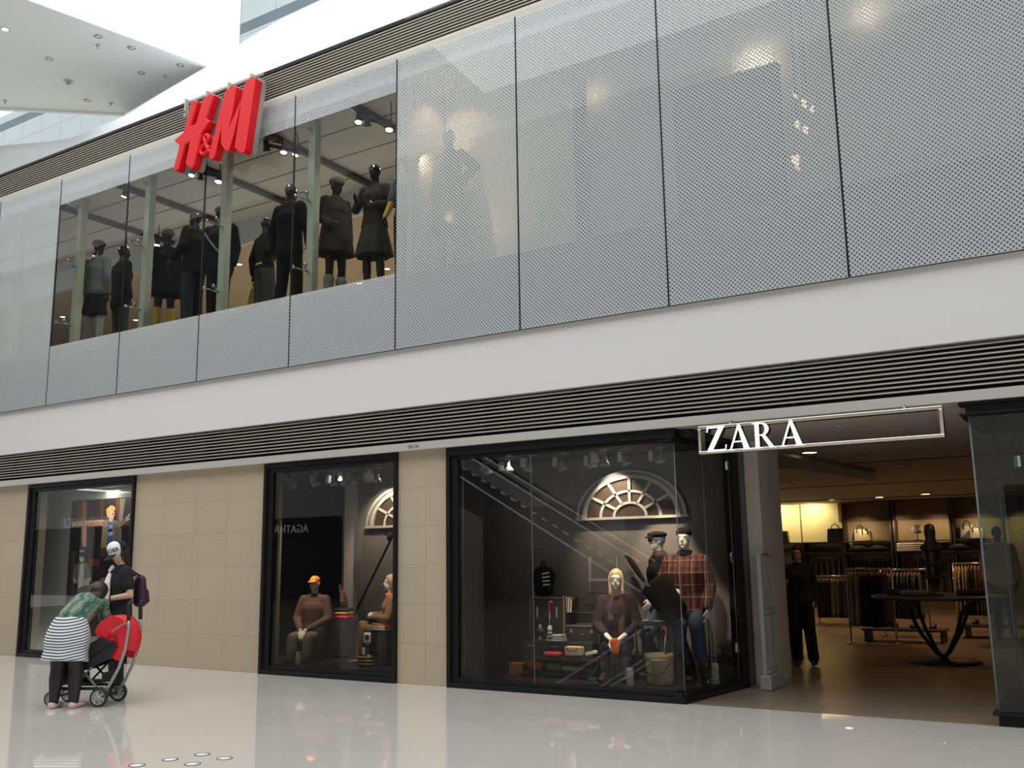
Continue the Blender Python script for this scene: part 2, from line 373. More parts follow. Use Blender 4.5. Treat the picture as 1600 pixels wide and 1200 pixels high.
# sloping white side of the plate, from its tip down to the parapet
p, q_ = A[2], A[3]
b = MB(); b.add([p + Vector((.03, .02, .0)), q_ + Vector((.0, .05, 0)), Vector((q_.x + 1.2, 10.4, 9.3)), Vector((p.x + 1.4, 10.0, 9.3)), p + Vector((.2, .2, .3)), q_ + Vector((.2, .3, .3)), Vector((q_.x + 1.4, 10.7, 9.3)), Vector((p.x + 1.6, 10.3, 9.3))],
      [(0, 1, 2, 3), (4, 7, 6, 5), (0, 4, 5, 1), (1, 5, 6, 2), (2, 6, 7, 3), (3, 7, 4, 0)])
struct(b.build('wall_plate_side', 'parapet_white'))
# far building core: pale stone with a dark band
def far_wall(name, x0, x1, Y, z0, z1, zb0, zb1):
    b = MB(); b.box(x0, x1, Y, Y + .4, z0, zb0); b.box(x0, x1, Y, Y + .4, zb1, z1); b.mi = 1; b.box(x0, x1, Y - .002, Y + .398, zb0, zb1)
    struct(b.build(name, ['far_stone', mat('far_band', (0.17, 0.22, 0.25), .5, var=.1, vscale=1)]))
far_wall('wall_far', -18.22, 10, 16, 9, 19, 15.08, 15.39)
far_wall('wall_far_left', -60, -27, 20, 9, 19.35, 18.68, 19.02)
# ------------------------------ the other side of the hall (seen mirrored in the shop windows)
mat('opp_stone', (0.09, 0.09, 0.09), .6); mat('opp_dark', (0.03, 0.03, 0.033), .4); mat('opp_white', (0.62, 0.61, 0.60), .6)
b = MB(); YO = -8.0
b.box(-60, 12, YO - .3, YO, 2.9, 4.6); b.mi = 1; b.box(-60, 12, YO - .3, YO, 0, 2.9); b.mi = 2; b.box(-60, 12, YO - .3, YO, 4.6, 15.5)
b.mi = 0
for x in range(-58, 12, 5): b.box(x, x + .9, YO - .3, YO + .08, 0, 2.9)
struct(b.build('wall_opposite', ['opp_white', 'opp_dark', 'opp_stone']))

# fittings in the plate overhead
def on_plate(px, py): return onZ(px, py, 10.998)
# ============================================================ SHOP WINDOWS
def frame_window(n, x0, x1, top=2.62, left_t=.13, right_t=.07):
    b = MB(); Y0 = W - .05; Y1 = W + .10
    b.box(x0, x0 + .045, Y0, Y1, 0, top); b.box(x0 + .045, x0 + left_t, Y0 + .04, Y1, .09, top - .08)
    b.box(x1 - .04, x1, Y0, Y1, 0, top); b.box(x1 - right_t, x1 - .04, Y0 + .04, Y1, .09, top - .08)
    b.box(x0 + .045, x1 - .04, Y0, Y1, 0, .055); b.box(x0 + .045, x1 - .04, Y0 + .03, Y1, .055, .10)
    b.box(x0 + .045, x1 - .04, Y0, Y1, top - .06, top); b.box(x0 + .045, x1 - .04, Y0 + .03, Y1, top - .11, top - .06)
    o = struct(b.build('window_%d' % n, 'black_frame', bevel=.004))
    g = MB(); g.add([(x0 + .05, W + .02, .06), (x1 - .05, W + .02, .06), (x1 - .05, W + .02, top - .06), (x0 + .05, W + .02, top - .06)], [(0, 1, 2, 3)])
    struct(g.build('window_pane', 'dark_glass', o, fixn=False)); return o
frame_window(1, *WIN1, right_t=.055); frame_window(2, *WIN2)
# the corner window: front and return
mat('seam_line', (.14, .155, .155), .35)
RX, RY = -3.42, 10.22      # far end of the return
b = MB(); x0, x1 = WIN3; Y0 = W - .05; Y1 = W + .10
b.box(x0, x0 + .045, Y0, Y1, 0, 2.62); b.box(x0 + .045, x0 + .13, Y0 + .04, Y1, .09, 2.54)
b.box(x0 + .045, x1, Y0, Y1, 0, .055); b.box(x0 + .045, x1, Y0 + .03, Y1, .055, .10)
b.box(x0 + .045, x1, Y0, Y1, 2.53, 2.62); b.box(x0 + .045, x1, Y0 + .03, Y1, 2.49, 2.53)
d = Vector((RX - x1, RY - W, 0)).normalized(); nx = Vector((d.y, -d.x, 0))
def retbar(z0, z1, w0, w1, s0=0.0, s1=1.0):
    a = Vector((x1, W - .05, 0)).lerp(Vector((RX, RY, 0)), s0); c = Vector((x1, W - .05, 0)).lerp(Vector((RX, RY, 0)), s1)
    b.add([a + nx * w0 + Vector((0, 0, z0)), a + nx * w1 + Vector((0, 0, z0)), c + nx * w1 + Vector((0, 0, z0)), c + nx * w0 + Vector((0, 0, z0)),
           a + nx * w0 + Vector((0, 0, z1)), a + nx * w1 + Vector((0, 0, z1)), c + nx * w1 + Vector((0, 0, z1)), c + nx * w0 + Vector((0, 0, z1))],
          [(0, 3, 2, 1), (4, 5, 6, 7), (0, 1, 5, 4), (1, 2, 6, 5), (2, 3, 7, 6), (3, 0, 4, 7)], False)
retbar(0, .055, -.12, .0); retbar(.055, .10, -.12, -.03); retbar(2.53, 2.62, -.12, 0); retbar(2.49, 2.53, -.12, -.03); retbar(0, 2.62, -.12, 0, .90, 1.0)
o = struct(b.build('window_3', 'black_frame', bevel=.004))
g = MB(); g.add([(x0 + .05, W + .02, .06), (x1 - .03, W + .02, .06), (x1 - .03, W + .02, 2.55), (x0 + .05, W + .02, 2.55)], [(0, 1, 2, 3)])
a = Vector((x1 - .03, W + .02, 0)); c = Vector((RX - .04, RY - .1, 0))
g.add([a + Vector((0, 0, .06)), c + Vector((0, 0, .06)), c + Vector((0, 0, 2.55)), a + Vector((0, 0, 2.55))], [(0, 1, 2, 3)])
struct(g.build('window_pane', 'dark_glass', o, fixn=False))
g = MB(); g.tube([a + Vector((0, 0, .07)), a + Vector((0, 0, 2.54))], .005, 6)
m_ = a.lerp(c, .46); g.tube([m_ + Vector((0, 0, .07)), m_ + Vector((0, 0, 2.54))], .004, 6)
g.box(-5.268, -5.263, W + .015, W + .025, .07, 2.5)
m_ = a.lerp(c, .93); g.tube([m_ + Vector((0, 0, .07)), m_ + Vector((0, 0, 2.54))], .004, 6)
struct(g.build('window_seal', 'seam_line', o))
hb = MB()
for z in (.42, 1.35, 2.33): hb.obox(m_ + Vector((.0, -.01, z)), nx, d, (0, 0, 1), .012, .03, .05)
struct(hb.build('window_hinge', 'chrome', o, bevel=.004))
# interior shells of the windows
b = MB(); b.box(-8.95, -3.42, 10.30, 10.40, 0, 2.62)
struct(b.build('wall_display', 'grey_backdrop'))
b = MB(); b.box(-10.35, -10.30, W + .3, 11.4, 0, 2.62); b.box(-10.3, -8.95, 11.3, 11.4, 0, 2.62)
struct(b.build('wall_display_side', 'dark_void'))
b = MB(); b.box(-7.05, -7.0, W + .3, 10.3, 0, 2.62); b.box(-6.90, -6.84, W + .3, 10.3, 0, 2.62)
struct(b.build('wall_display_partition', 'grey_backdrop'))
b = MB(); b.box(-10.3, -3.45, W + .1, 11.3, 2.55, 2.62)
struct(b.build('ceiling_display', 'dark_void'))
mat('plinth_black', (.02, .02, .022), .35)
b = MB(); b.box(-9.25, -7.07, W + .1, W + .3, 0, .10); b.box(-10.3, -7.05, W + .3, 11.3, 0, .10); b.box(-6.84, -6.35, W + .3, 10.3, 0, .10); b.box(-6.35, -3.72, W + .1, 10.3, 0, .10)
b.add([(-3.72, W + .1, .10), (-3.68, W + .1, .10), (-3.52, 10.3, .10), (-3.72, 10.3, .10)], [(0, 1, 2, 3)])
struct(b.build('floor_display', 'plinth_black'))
# first window: pale panel behind the poster
mat('pale_panel', (0.40, 0.405, 0.35), .6)
b = MB(); b.box(-15.9, -11.3, 9.42, 9.46, 0, 2.62); struct(b.build('wall_poster_panel', 'pale_panel'))
b = MB(); b.box(-15.9, -15.85, W, 9.46, 0, 2.62); b.box(-11.35, -11.3, W + .3, 9.46, 0, 2.62); struct(b.build('wall_poster_side', 'pale_panel'))
struct(MB().box(-15.9, -11.3, W + .1, 9.46, 2.55, 2.62).build('ceiling_poster', 'pale_panel'))
light('AREA', 'window_lamp', (-13.2, 9.15, 2.5), 22, (1, .97, .88), .3, (-13.2, 9.2, 0), sizey=2.2)
# entrance: jamb wall, store ceiling and walls
struct(MB().box(RX - .02, -3.26, RY + .20, 11.2, 0, 2.62).build('wall_jamb', 'jamb_paint'))
struct(MB().box(RX - .04, RX - .02, RY - .02, RY + .06, 0, 2.62).build('trim_7', 'black_frame'))
b = MB(); b.box(-14, 8, W + .35, 27, 2.62, 2.75)
struct(b.build('ceiling_shop', 'brown_ceiling'))
mat('slot', (.05, .04, .03), .7)
b = MB(); b.box(-14, 8, 13.9, 14.0, 2.612, 2.62); b.box(-14, 8, 18.6, 18.7, 2.612, 2.62); b.box(-14, 8, 23.6, 23.65, 2.60, 2.62)
struct(b.build('trim_8', 'slot'))
# dropped ceiling wedge
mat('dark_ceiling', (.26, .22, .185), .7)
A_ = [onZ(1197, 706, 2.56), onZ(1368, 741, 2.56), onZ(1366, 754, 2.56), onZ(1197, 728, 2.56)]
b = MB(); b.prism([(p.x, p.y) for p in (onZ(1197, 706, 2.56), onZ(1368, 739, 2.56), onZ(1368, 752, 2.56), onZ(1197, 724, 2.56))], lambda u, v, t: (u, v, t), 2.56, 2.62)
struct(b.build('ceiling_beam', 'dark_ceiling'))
mat('shop_wall', (.36, .28, .18), .7)
b = MB(); b.box(-14, 8, 25.2, 25.4, 0, 2.62); b.box(7.8, 8, 9.2, 25.3, 0, 2.62); b.box(-14, -13.8, 11.4, 25.3, 0, 2.62)
struct(b.build('wall_shop', 'shop_wall'))
struct(MB().box(-9.3, RX, 10.42, 10.5, 0, 2.62).build('wall_partition', 'jamb_paint'))
struct(MB().box(-9.4, -9.3, 11.4, 13, 0, 2.62).build('wall_partition_side', 'dark_void'))
# ------------------------------ right hand glass case
RC = -0.93
o = MB()
o.box(RC - .07, 5, W - .06, W + .14, 2.60, 2.625); o.box(RC - .02, 5, W - .03, W + .12, 2.53, 2.60); o.box(RC - .07, 5, W - .06, 10.4, 2.515, 2.53)
o.box(RC - .04, 5, W - .05, 10.4, .085, .105); o.box(RC + .0, 5, W - .01, 10.36, 0, .085)
o.box(RC + .30, RC + .37, 10.30, 10.36, .1, 2.52)
o = struct(o.build('window_4', 'black_frame', bevel=.003))
g = MB(); g.add([(RC, W, .1), (5, W, .1), (5, W, 2.52), (RC, W, 2.52)], [(0, 1, 2, 3)]); g.add([(RC, W, .1), (RC + .28, 10.32, .1), (RC + .28, 10.32, 2.52), (RC, W, 2.52)], [(0, 1, 2, 3)])
struct(g.build('window_pane', 'green_glass', o, fixn=False))
g = MB(); g.tube([(RC, W, .1), (RC, W, 2.52)], .008, 6); g.tube([(RC + .12, W + .62, .1), (RC + .12, W + .62, 2.52)], .005, 6)
struct(g.build('window_seal', 'seam_line', o))
hb = MB()
for z in (.30, 2.15): hb.box(RC + .24, RC + .27, 10.1, 10.14, z, z + .11)
struct(hb.build('window_hinge', 'chrome', o, bevel=.004))
mat('case_back', (.10, .10, .10), .7)
struct(MB().box(RC + .36, 5, 10.42, 10.5, 0, 2.62).build('wall_case_back', 'case_back'))

# ============================================================ SIGNS
mat('sign_red', (0.74, 0.006, 0.014), 0.4, spec=.4)
mat('letter_side', (0.42, 0.41, 0.40), 0.4, metal=0.5)
sx = lambda x, y: (260 + x / 7.056, 110 + y / 7.056)
SY = 8.36
hm = thing('shop_sign', onY(335, 190, SY + .15), 'large red slanted letters H and M with an ampersand, fixed over the upper louvre', 'sign')
hm.location = (-10.3, SY + .2, 7.5)
def loc(o, par=hm): o.matrix_parent_inverse = Matrix.Translation(-par.location); return o
def letter(name, poly, dy=0.0):
    P = [onY(*sx(x, y), SY) for x, y in poly]
    b = MB(); b.prism([(p.x, p.z) for p in P], lambda u, v, t: (u, t, v), SY, SY + .12)
    red = loc(b.build(name, 'sign_red', hm, bevel=.015))
    b = MB(); b.prism([(p.x, p.z) for p in P], lambda u, v, t: (u, t, v), SY + .122, SY + .20)
    s = b.build('letter_return', 'letter_side', red); s['label'] = 'grey metal side of the letter'
Hp = [(300, 318), (345, 338), (262, 612), (320, 590), (400, 312), (485, 243), (527, 270), (438, 530), (482, 556), (385, 690), (300, 1050), (275, 1085), (205, 1035), (255, 785), (203, 822), (130, 1088), (102, 1110), (72, 1095), (140, 825), (120, 810), (78, 770), (150, 712), (182, 680), (272, 350)]
Mp = [(470, 925), (480, 975), (515, 975), (535, 935), (603, 640), (612, 430), (600, 815), (650, 880), (688, 880), (740, 720), (825, 335), (750, 850), (820, 905), (848, 905), (870, 870), (985, 90), (945, 65), (870, 128), (820, 330), (685, 635), (725, 480), (770, 180), (730, 155), (650, 230), (600, 400)]
letter('letter_h', Hp); letter('letter_m', Mp)
amp = spl([(488, 835), (462, 888), (412, 925), (378, 905), (385, 862), (432, 810), (468, 760), (464, 722), (440, 712), (420, 735), (428, 780), (455, 850), (486, 905)], 5)
b = MB(); P = [onY(*sx(x, y), SY + .05) for x, y in amp]; b.tube(P, .031, 8); b.tube([p + Vector((0, .05, 0)) for p in P], .031, 8)
loc(b.build('ampersand', 'sign_red', hm))
b = MB(); b.box(-10.95, -9.35, SY + .26, SY + .30, 8.03, 8.06); b.box(-10.95, -9.35, SY + .26, SY + .30, 7.83, 7.86)
for x in (-10.85, -10.4, -9.95, -9.5): b.box(x - .015, x + .015, SY + .2, SY + .26, 7.8, 8.06); b.bar((x, SY + .28, 8.045), (x + .02, W - .03, 8.03), .03, .03); b.box(x - .02, x + .02, SY + .2, W - .06, 7.84, 7.87)
loc(b.build('mounting_rail', 'trim_grey', hm))

# ZARA
ZY = 8.52
mat('letter_white', (0.95, 0.95, 1.0), .4, emit=(0.86, 0.88, 1.0), es=1.0); mat('letter_bronze', (0.20, 0.13, 0.10), .25, metal=.8)
mat('polished_frame', (0.80, 0.74, 0.62), .18, metal=1.0)
tl, tr, br_, bl_ = onY(1090, 668, ZY), onY(1472, 632, ZY), onY(1475, 681, ZY), onY(1092, 712, ZY)
xa, xb = (tl.x + bl_.x) / 2, (tr.x + br_.x) / 2; za, zb = (bl_.z + br_.z) / 2, (tl.z + tr.z) / 2
zs = thing('shop_sign', ((xa + xb) / 2, ZY, zb), 'thin polished metal frame sign reading ZARA in lit white capitals over the entrance', 'sign')
lz = lambda o: loc(o, zs)
t = .028; D = .11
b = MB(); b.box(xa, xb, ZY, ZY + D, zb - t, zb); b.box(xa, xb, ZY, ZY + D, za, za + t); b.box(xa, xa + t, ZY, ZY + D, za + t, zb - t); b.box(xb - t, xb, ZY, ZY + D, za + t, zb - t)
lz(b.build('sign_frame', 'polished_frame', zs, bevel=.003))
for xh in (xa + .3, xb - .3):
    b = MB(); b.tube([(xh, ZY + .06, zb - .01), (xh, ZY + .06, 2.605)], .01, 6); b.bar((xh, ZY + .05, 2.608), (xh, W - .05, 2.608), .02, .012); lz(b.build('hanger_rod', 'brushed_steel', zs))
def arc(cx, cy, rx, ry, a0, a1, n=10): return [(cx + rx * cos(radians(a0 + (a1 - a0) * i / n)), cy + ry * sin(radians(a0 + (a1 - a0) * i / n))) for i in range(n + 1)]
GA = [[(.06, .02), (.13, .02), (.50, .90), (.46, 1.0)], [(.43, 1), (.55, 1), (.95, .02), (.70, .02)], [(.22, .30), (.66, .30), (.64, .35), (.24, .35)], [(-.02, 0), (.27, 0), (.27, .035), (-.02, .035)], [(.6, 0), (1.04, 0), (1.04, .035), (.6, .035)]]
GR = [[(.13, .02), (.32, .02), (.32, .98), (.13, .98)], [(0, 0), (.45, 0), (.45, .035), (0, .035)], [(0, .965), (.3, .965), (.3, 1), (0, 1)],
      arc(.42, .74, .36, .26, 90, -90) + arc(.42, .74, .18, .215, -90, 90), [(.3, .955), (.43, .955), (.43, 1), (.3, 1)], [(.3, .48), (.43, .48), (.43, .525), (.3, .525)],
      [(.42, .50), (.60, .50), (1.0, .02), (.78, .02)], [(.76, 0), (1.08, 0), (1.08, .035), (.76, .035)]]
GZ = [[(.0, .0), (1.0, 0), (1.0, .07), (.30, .07)], [(.05, .93), (.05, 1), (.98, 1), (.66, .93)], [(0, .0), (.32, .07), (.98, 1), (.66, .93)], [(.96, 0), (1.0, 0), (1.05, .24), (1.0, .24)], [(.05, 1), (.02, .78), (.07, .78), (.12, .95)]]
zl = za + .018; zh = zb - .012 - zl
for nm, g_, p0, p1 in (('letter_z', GZ, 1105, 1134), ('letter_a', GA, 1139, 1173), ('letter_r', GR, 1177, 1210), ('letter_a', GA, 1220, 1256)):
    X0 = onY(p0, 700, ZY).x; X1 = onY(p1, 690, ZY).x
    b = MB()
    for k, pg in enumerate(g_):
        e = k * .0004
        b.mi = 0; b.prism(pg, lambda u, v, t: (X0 + (X1 - X0) * u, t, zl + zh * v), ZY - .012 + e, ZY - .004)
        b.mi = 1; b.prism(pg, lambda u, v, t: (X0 + (X1 - X0) * u, t, zl + zh * v), ZY - .004, ZY + .075)
    lz(b.build(nm, ['letter_white', 'letter_bronze'], zs))
# shop number on the soffit strip
cu = bpy.data.curves.new('t', 'FONT'); cu.body = '1051-54'; cu.size = .05; cu.extrude = .0015; o_ = bpy.data.objects.new('t', cu); COL.objects.link(o_)
me_ = bpy.data.meshes.new_from_object(o_.evaluated_get(bpy.context.evaluated_depsgraph_get())); bpy.data.objects.remove(o_)
me_.transform(Matrix.Rotation(pi / 2, 4, 'X')); me_.materials.clear(); me_.materials.append(mat('number_grey', (.08, .075, .07), .6)); o = bpy.data.objects.new('shop_number', me_); COL.objects.link(o)
p = onY(636, 705, W - .102); o.location = (p.x, W - .1015, 2.650); tag(o, 'small dark shop number 1051-54 on the soffit strip', 'number')

# ============================================================ POSTER
PC = {}
def pcol(c):
    k = 'print_%02x%02x%02x' % c
    if k not in MATS: mat(k, tuple(((v / 255.0) ** 2.2) * 1.25 for v in c), .45)
    return k
PY = 9.36
def pz(x, y): return onY(90 + x / 5.714, 750 + y / 5.714, PY)
tlp, trp = pz(131, 188), pz(664, 158)
px0, px1 = tlp.x, trp.x + .35; ptop = tlp.z
po = MB(); po.box(px0, px1, PY, PY + .03, .35, ptop)
poster = po.build('poster', pcol((38, 26, 20))); poster.location = (0, 0, 0)
tag(poster, 'tall advertising picture of a fair-haired boy with arms spread above a seated girl', 'poster')
pk = MB(); pm = []
lay = [0]
def pp(col, *pts):
    k = pcol(col)
    if k not in pm: pm.append(k)
    pk.mi = pm.index(k); lay[0] += 1; e = .0006 + .00012 * lay[0]
    P = [pz(x, y) for x, y in pts]
    P = [(min(max(p.x, px0 + .002), px1 - .002), PY - e, min(p.z, ptop - .002)) for p in P]
    pk.add(P, [tuple(range(len(P)))], False)
pp((20, 15, 13), (131, 420), (840, 400), (840, 1400), (100, 1400))
pp((96, 52, 28), (160, 190), (260, 185), (262, 600), (215, 600), (205, 420))
pp((140, 88, 52), (215, 190), (262, 186), (258, 360), (225, 360))
pp((70, 40, 26), (380, 180), (412, 178), (410, 350), (385, 350))
pp((120, 62, 30), (520, 170), (600, 165), (560, 380), (530, 360))
pp((150, 140, 120), (560, 165), (608, 163), (570, 420), (548, 400))
pp((96, 110, 130), (530, 430), (570, 430), (565, 690), (530, 690))
pp((176, 120, 78), (131, 372), (280, 360), (420, 352), (425, 405), (280, 412), (131, 415))
pp((196, 158, 110), (250, 366), (410, 356), (415, 372), (255, 382))
pp((190, 140, 120), (222, 420), (262, 418), (256, 600), (222, 600))
pp((128, 112, 84), (420, 352), (530, 360), (560, 390), (520, 620), (385, 610), (400, 430))
pp((100, 88, 64), (500, 385), (560, 395), (545, 610), (505, 610))
pp((120, 100, 70), (530, 380), (610, 335), (612, 375), (560, 420), (530, 430))
pp((205, 165, 130), (608, 335), (650, 295), (655, 302), (630, 345), (655, 335), (655, 350), (612, 372))
pp((56, 78, 130), (456, 375), (490, 370), (498, 580), (440, 575), (452, 460))
pp((120, 160, 205), (462, 400), (488, 395), (490, 430), (462, 440)); pp((120, 160, 205), (452, 470), (492, 455), (495, 490), (458, 505)); pp((20, 24, 40), (462, 440), (490, 430), (492, 455), (458, 470))
pp((205, 160, 130), (455, 340), (500, 350), (488, 380), (460, 372))
pp((226, 178, 140), (447, 262), (478, 236), (508, 250), (513, 305), (497, 350), (462, 345), (448, 305))
pp((214, 160, 90), (436, 262), (478, 225), (512, 236), (520, 268), (500, 262), (470, 268), (462, 310), (446, 340), (438, 300))
pp((110, 50, 34), (490, 300), (508, 296), (506, 306), (492, 310)); pp((60, 36, 28), (496, 272), (508, 272), (508, 278), (496, 278))
pp((70, 50, 36), (385, 610), (515, 590), (520, 640), (380, 690))
pp((104, 44, 30), (272, 708), (372, 704), (375, 770), (278, 775)); pp((60, 30, 24), (285, 790), (372, 785), (372, 815), (285, 820))
pp((66, 56, 48), (131, 640), (160, 640), (150, 1080), (120, 1080))
# girl
pp((30, 20, 16), (190, 650), (200, 605), (232, 590), (258, 610), (268, 660), (262, 740), (190, 740))
pp((206, 172, 150), (198, 660), (236, 655), (238, 720), (215, 742), (198, 715)); pp((24, 16, 14), (192, 660), (192, 628), (240, 630), (240, 690), (198, 682))
pp((170, 160, 150), (196, 632), (240, 622), (242, 636), (196, 646))
pp((106, 98, 78), (150, 760), (200, 738), (262, 738), (290, 780), (302, 870), (280, 920), (150, 925), (137, 880))
pp((188, 184, 178), (205, 750), (238, 745), (232, 905), (242, 980), (182, 985), (190, 880))
pp((196, 156, 112), (240, 885), (285, 880), (288, 940), (240, 945)); pp((200, 160, 132), (140, 880), (160, 880), (165, 915), (150, 925)); pp((200, 160, 132), (278, 872), (300, 868), (298, 905), (280, 905))
pp((56, 58, 52), (150, 985), (240, 940), (290, 950), (285, 1080), (150, 1080))
pp((150, 104, 66), (352, 920), (400, 870), (440, 875), (440, 960), (370, 1060), (345, 1020))
pp((120, 74, 44), (540, 700), (580, 660), (612, 700), (615, 760), (560, 770)); pp((70, 96, 150), (580, 640), (645, 620), (645, 700), (585, 690))
pp((130, 130, 110), (560, 775), (612, 765), (614, 835), (560, 838)); pp((60, 40, 28), (560, 800), (614, 795), (614, 803), (560, 808))
pk.build('poster_print', pm, poster, fixn=False)
# ============================================================ FIGURES
mat('mannequin_black', (0.018, 0.017, 0.016), 0.18); mat('mannequin_white', (0.62, 0.60, 0.55), 0.35)
mat('skin', (0.52, 0.32, 0.22), .55); mat('hair_dark', (0.018, 0.013, 0.011), .45, bump=.6, vscale=60); mat('hair_blond', (0.55, 0.44, 0.28), .5, bump=.6, vscale=50)
mat('eye_dark', (.02, .015, .012), .3); mat('lips', (.40, .14, .12), .5)
V = Vector
def joints(H=1.75, female=False, **o):
    s = H / 1.75; sh = .155 if female else .175
    J = dict(pelvis=V((0, 0, .93)), waist=V((0, 0, 1.07)), chest=V((0, -.005, 1.28)), top=V((0, .01, 1.42)), neck=V((0, .005, 1.50)), head=V((0, -.012, 1.635)),
             hf=V((0, -1, 0)), hu=V((0, 0, 1)), side=V((1, 0, 0)))
    for n, k in (('L', 1), ('R', -1)):
        J['sh' + n] = V((k * sh, .01, 1.405)); J['el' + n] = V((k * (sh + .05), .03, 1.13)); J['wr' + n] = V((k * (sh + .045), -.03, .89)); J['hd' + n] = V((0, -.05, -1)); J['pn' + n] = V((-k, 0, 0))
        J['hp' + n] = V((k * .085, 0, .90)); J['kn' + n] = V((k * .095, -.02, .48)); J['an' + n] = V((k * .10, .01, .075)); J['to' + n] = V((k * .12, -.15, .03))
    for k, v in o.items(): J[k] = V(v) if not isinstance(v, (bool, float, int)) else v
    for k in J:
        if k not in ('hf', 'hu', 'side', 'hdL', 'hdR', 'pnL', 'pnR'): J[k] = J[k] * s
    J['s'] = s; J['fem'] = female; return J
def hand(b, w, d, pn, s, curl=.35, k=1):
    d = V(d).normalized(); pn = V(pn); pn = (pn - d * pn.dot(d)).normalized(); ac = d.cross(pn)
    b.cap_seg(w + d * .01 * s, w + d * .078 * s, .026 * s, .015 * s, .038 * s, .014 * s, side=ac, n=10)
    for i, (off, L) in enumerate(((-.030, .066), (-.010, .078), (.011, .074), (.031, .058))):
        p = w + d * .08 * s + ac * off * s
        for j, q in enumerate((.45, .32, .25)):
            a = curl * (j + .6); dd = d * cos(a) + pn * sin(a); e = p + dd * L * q * s * 1.05
            b.limb(p, e, (.0095 - .001 * j) * s, (.0088 - .001 * j) * s, 7); p = e
    t = w + d * .03 * s - ac * .03 * s
    e = t + (d * .7 - ac * .55 + pn * .35).normalized() * .038 * s; b.limb(t, e, .012 * s, .0105 * s, 7)
    b.limb(e, e + (d * .85 - ac * .1 + pn * .4).normalized() * .032 * s, .0105 * s, .008 * s, 7)
def headblob(b, J, face=True):
    s = J['s']; c = J['head']; f = J['hf'].normalized(); u = J['hu']; u = (u - f * u.dot(f)).normalized(); r = u.cross(f); ax = (r, f, u)
    b.ell(c + u * .02 * s - f * .008 * s, .073 * s, .092 * s, .092 * s, ax=ax); b.ell(c - u * .045 * s + f * .022 * s, .055 * s, .062 * s, .068 * s, ax=ax)
    if face:
        b.ell(c - u * .018 * s + f * .092 * s, .012 * s, .016 * s, .022 * s, ax=ax, n=8, k=6); b.ell(c + u * .03 * s + f * .068 * s, .052 * s, .02 * s, .012 * s, ax=ax, n=10, k=6)
        b.ell(c - u * .058 * s + f * .078 * s, .022 * s, .01 * s, .010 * s, ax=ax, n=8, k=6); b.ell(c - u * .09 * s + f * .066 * s, .02 * s, .018 * s, .016 * s, ax=ax, n=8, k=6)
        for k in (-1, 1): b.ell(c + r * k * .074 * s - f * .005 * s - u * .01 * s, .008 * s, .02 * s, .03 * s, ax=ax, n=8, k=6)
    b.limb(J['top'] + (J['neck'] - J['top']) * .2, J['head'] - u * .05 * s - f * .01 * s, .054 * s, .05 * s)
def bodyblob(J, legs=True, arms=True, hands=True, feet=True, head=True, curl=.35, torso=True):
    b = MB(); s = J['s']; fe = J['fem']; S = J['side']
    if head: headblob(b, J)
    if torso:
        b.cap_seg(J['pelvis'] - (J['waist'] - J['pelvis']) * .1, J['pelvis'] * .5 + J['waist'] * .5, .165 * s, .11 * s, .145 * s, .10 * s, side=S)
        b.cap_seg(J['waist'], J['chest'], (.118 if fe else .135) * s, .09 * s, (.145 if fe else .17) * s, .11 * s, side=S)
        b.cap_seg(J['chest'], J['top'] * .9 + J['chest'] * .1, (.145 if fe else .17) * s, .11 * s, .12 * s, .065 * s, side=S)
        b.limb(J['shL'], J['shR'], .05 * s, .05 * s)
        if fe:
            d = (J['top'] - J['chest']).normalized(); f = S.cross(d) * -1
            if f.dot(V((0, -1, 0))) < 0 and abs(f.y) > .3: f = -f
            for k in (-1, 1): b.ell(J['chest'] + S * .07 * k * s + f * .062 * s + d * .01, .055 * s, .045 * s, .055 * s, n=10, k=8)
    for n, k in (('L', 1), ('R', -1)):
        if arms:
            b.limb(J['sh' + n], J['el' + n], .048 * s, .038 * s); b.limb(J['el' + n], J['wr' + n], .039 * s, .026 * s)
            if hands: hand(b, J['wr' + n], J['hd' + n], J['pn' + n], s, curl, k)
        if legs:
            b.limb(J['hp' + n], J['kn' + n], .085 * s, .056 * s); m = J['kn' + n].lerp(J['an' + n], .3); b.limb(J['kn' + n], m, .054 * s, .057 * s); b.limb(m, J['an' + n], .057 * s, .036 * s)
        if feet: b.cap_seg(J['an' + n] + V((0, .02, -.03)) * s, J['to' + n], .036 * s, .04 * s, .042 * s, .022 * s)
    return b
def g_top(J, loose=.018, sleeve=1.0, hem=.0, flare=0.0, collar=True):
    b = MB(); s = J['s']; S = J['side']; q = loose; fe = J['fem']
    pel = J['pelvis'] + (J['pelvis'] - J['waist']) * hem
    b.cap_seg(pel, J['waist'], (.17 + flare) * s + q, (.115 + flare * .7) * s + q, (.135 if fe else .155) * s + q, .10 * s + q, side=S)
    b.cap_seg(J['waist'], J['chest'], (.13 if fe else .15) * s + q, .10 * s + q, (.15 if fe else .178) * s + q, .12 * s + q, side=S)
    b.cap_seg(J['chest'], J['top'] * .95 + J['chest'] * .05, (.15 if fe else .178) * s + q, .12 * s + q, .12 * s + q, .07 * s + q, side=S)
    b.limb(J['shL'], J['shR'], .055 * s + q * .6, .055 * s + q * .6)
    if collar: b.limb(J['top'], J['top'].lerp(J['neck'], .55), .07 * s, .062 * s)
    for n in 'LR':
        if sleeve <= .55: b.limb(J['sh' + n], J['sh' + n].lerp(J['el' + n], sleeve / .5 * .8), .053 * s + q * .8, .05 * s + q * .8)
        else:
            b.limb(J['sh' + n], J['el' + n], .053 * s + q * .8, .044 * s + q * .8); b.limb(J['el' + n], J['el' + n].lerp(J['wr' + n], (sleeve - .5) * 2 * .96), .044 * s + q * .8, .034 * s + q * .7)
    return b
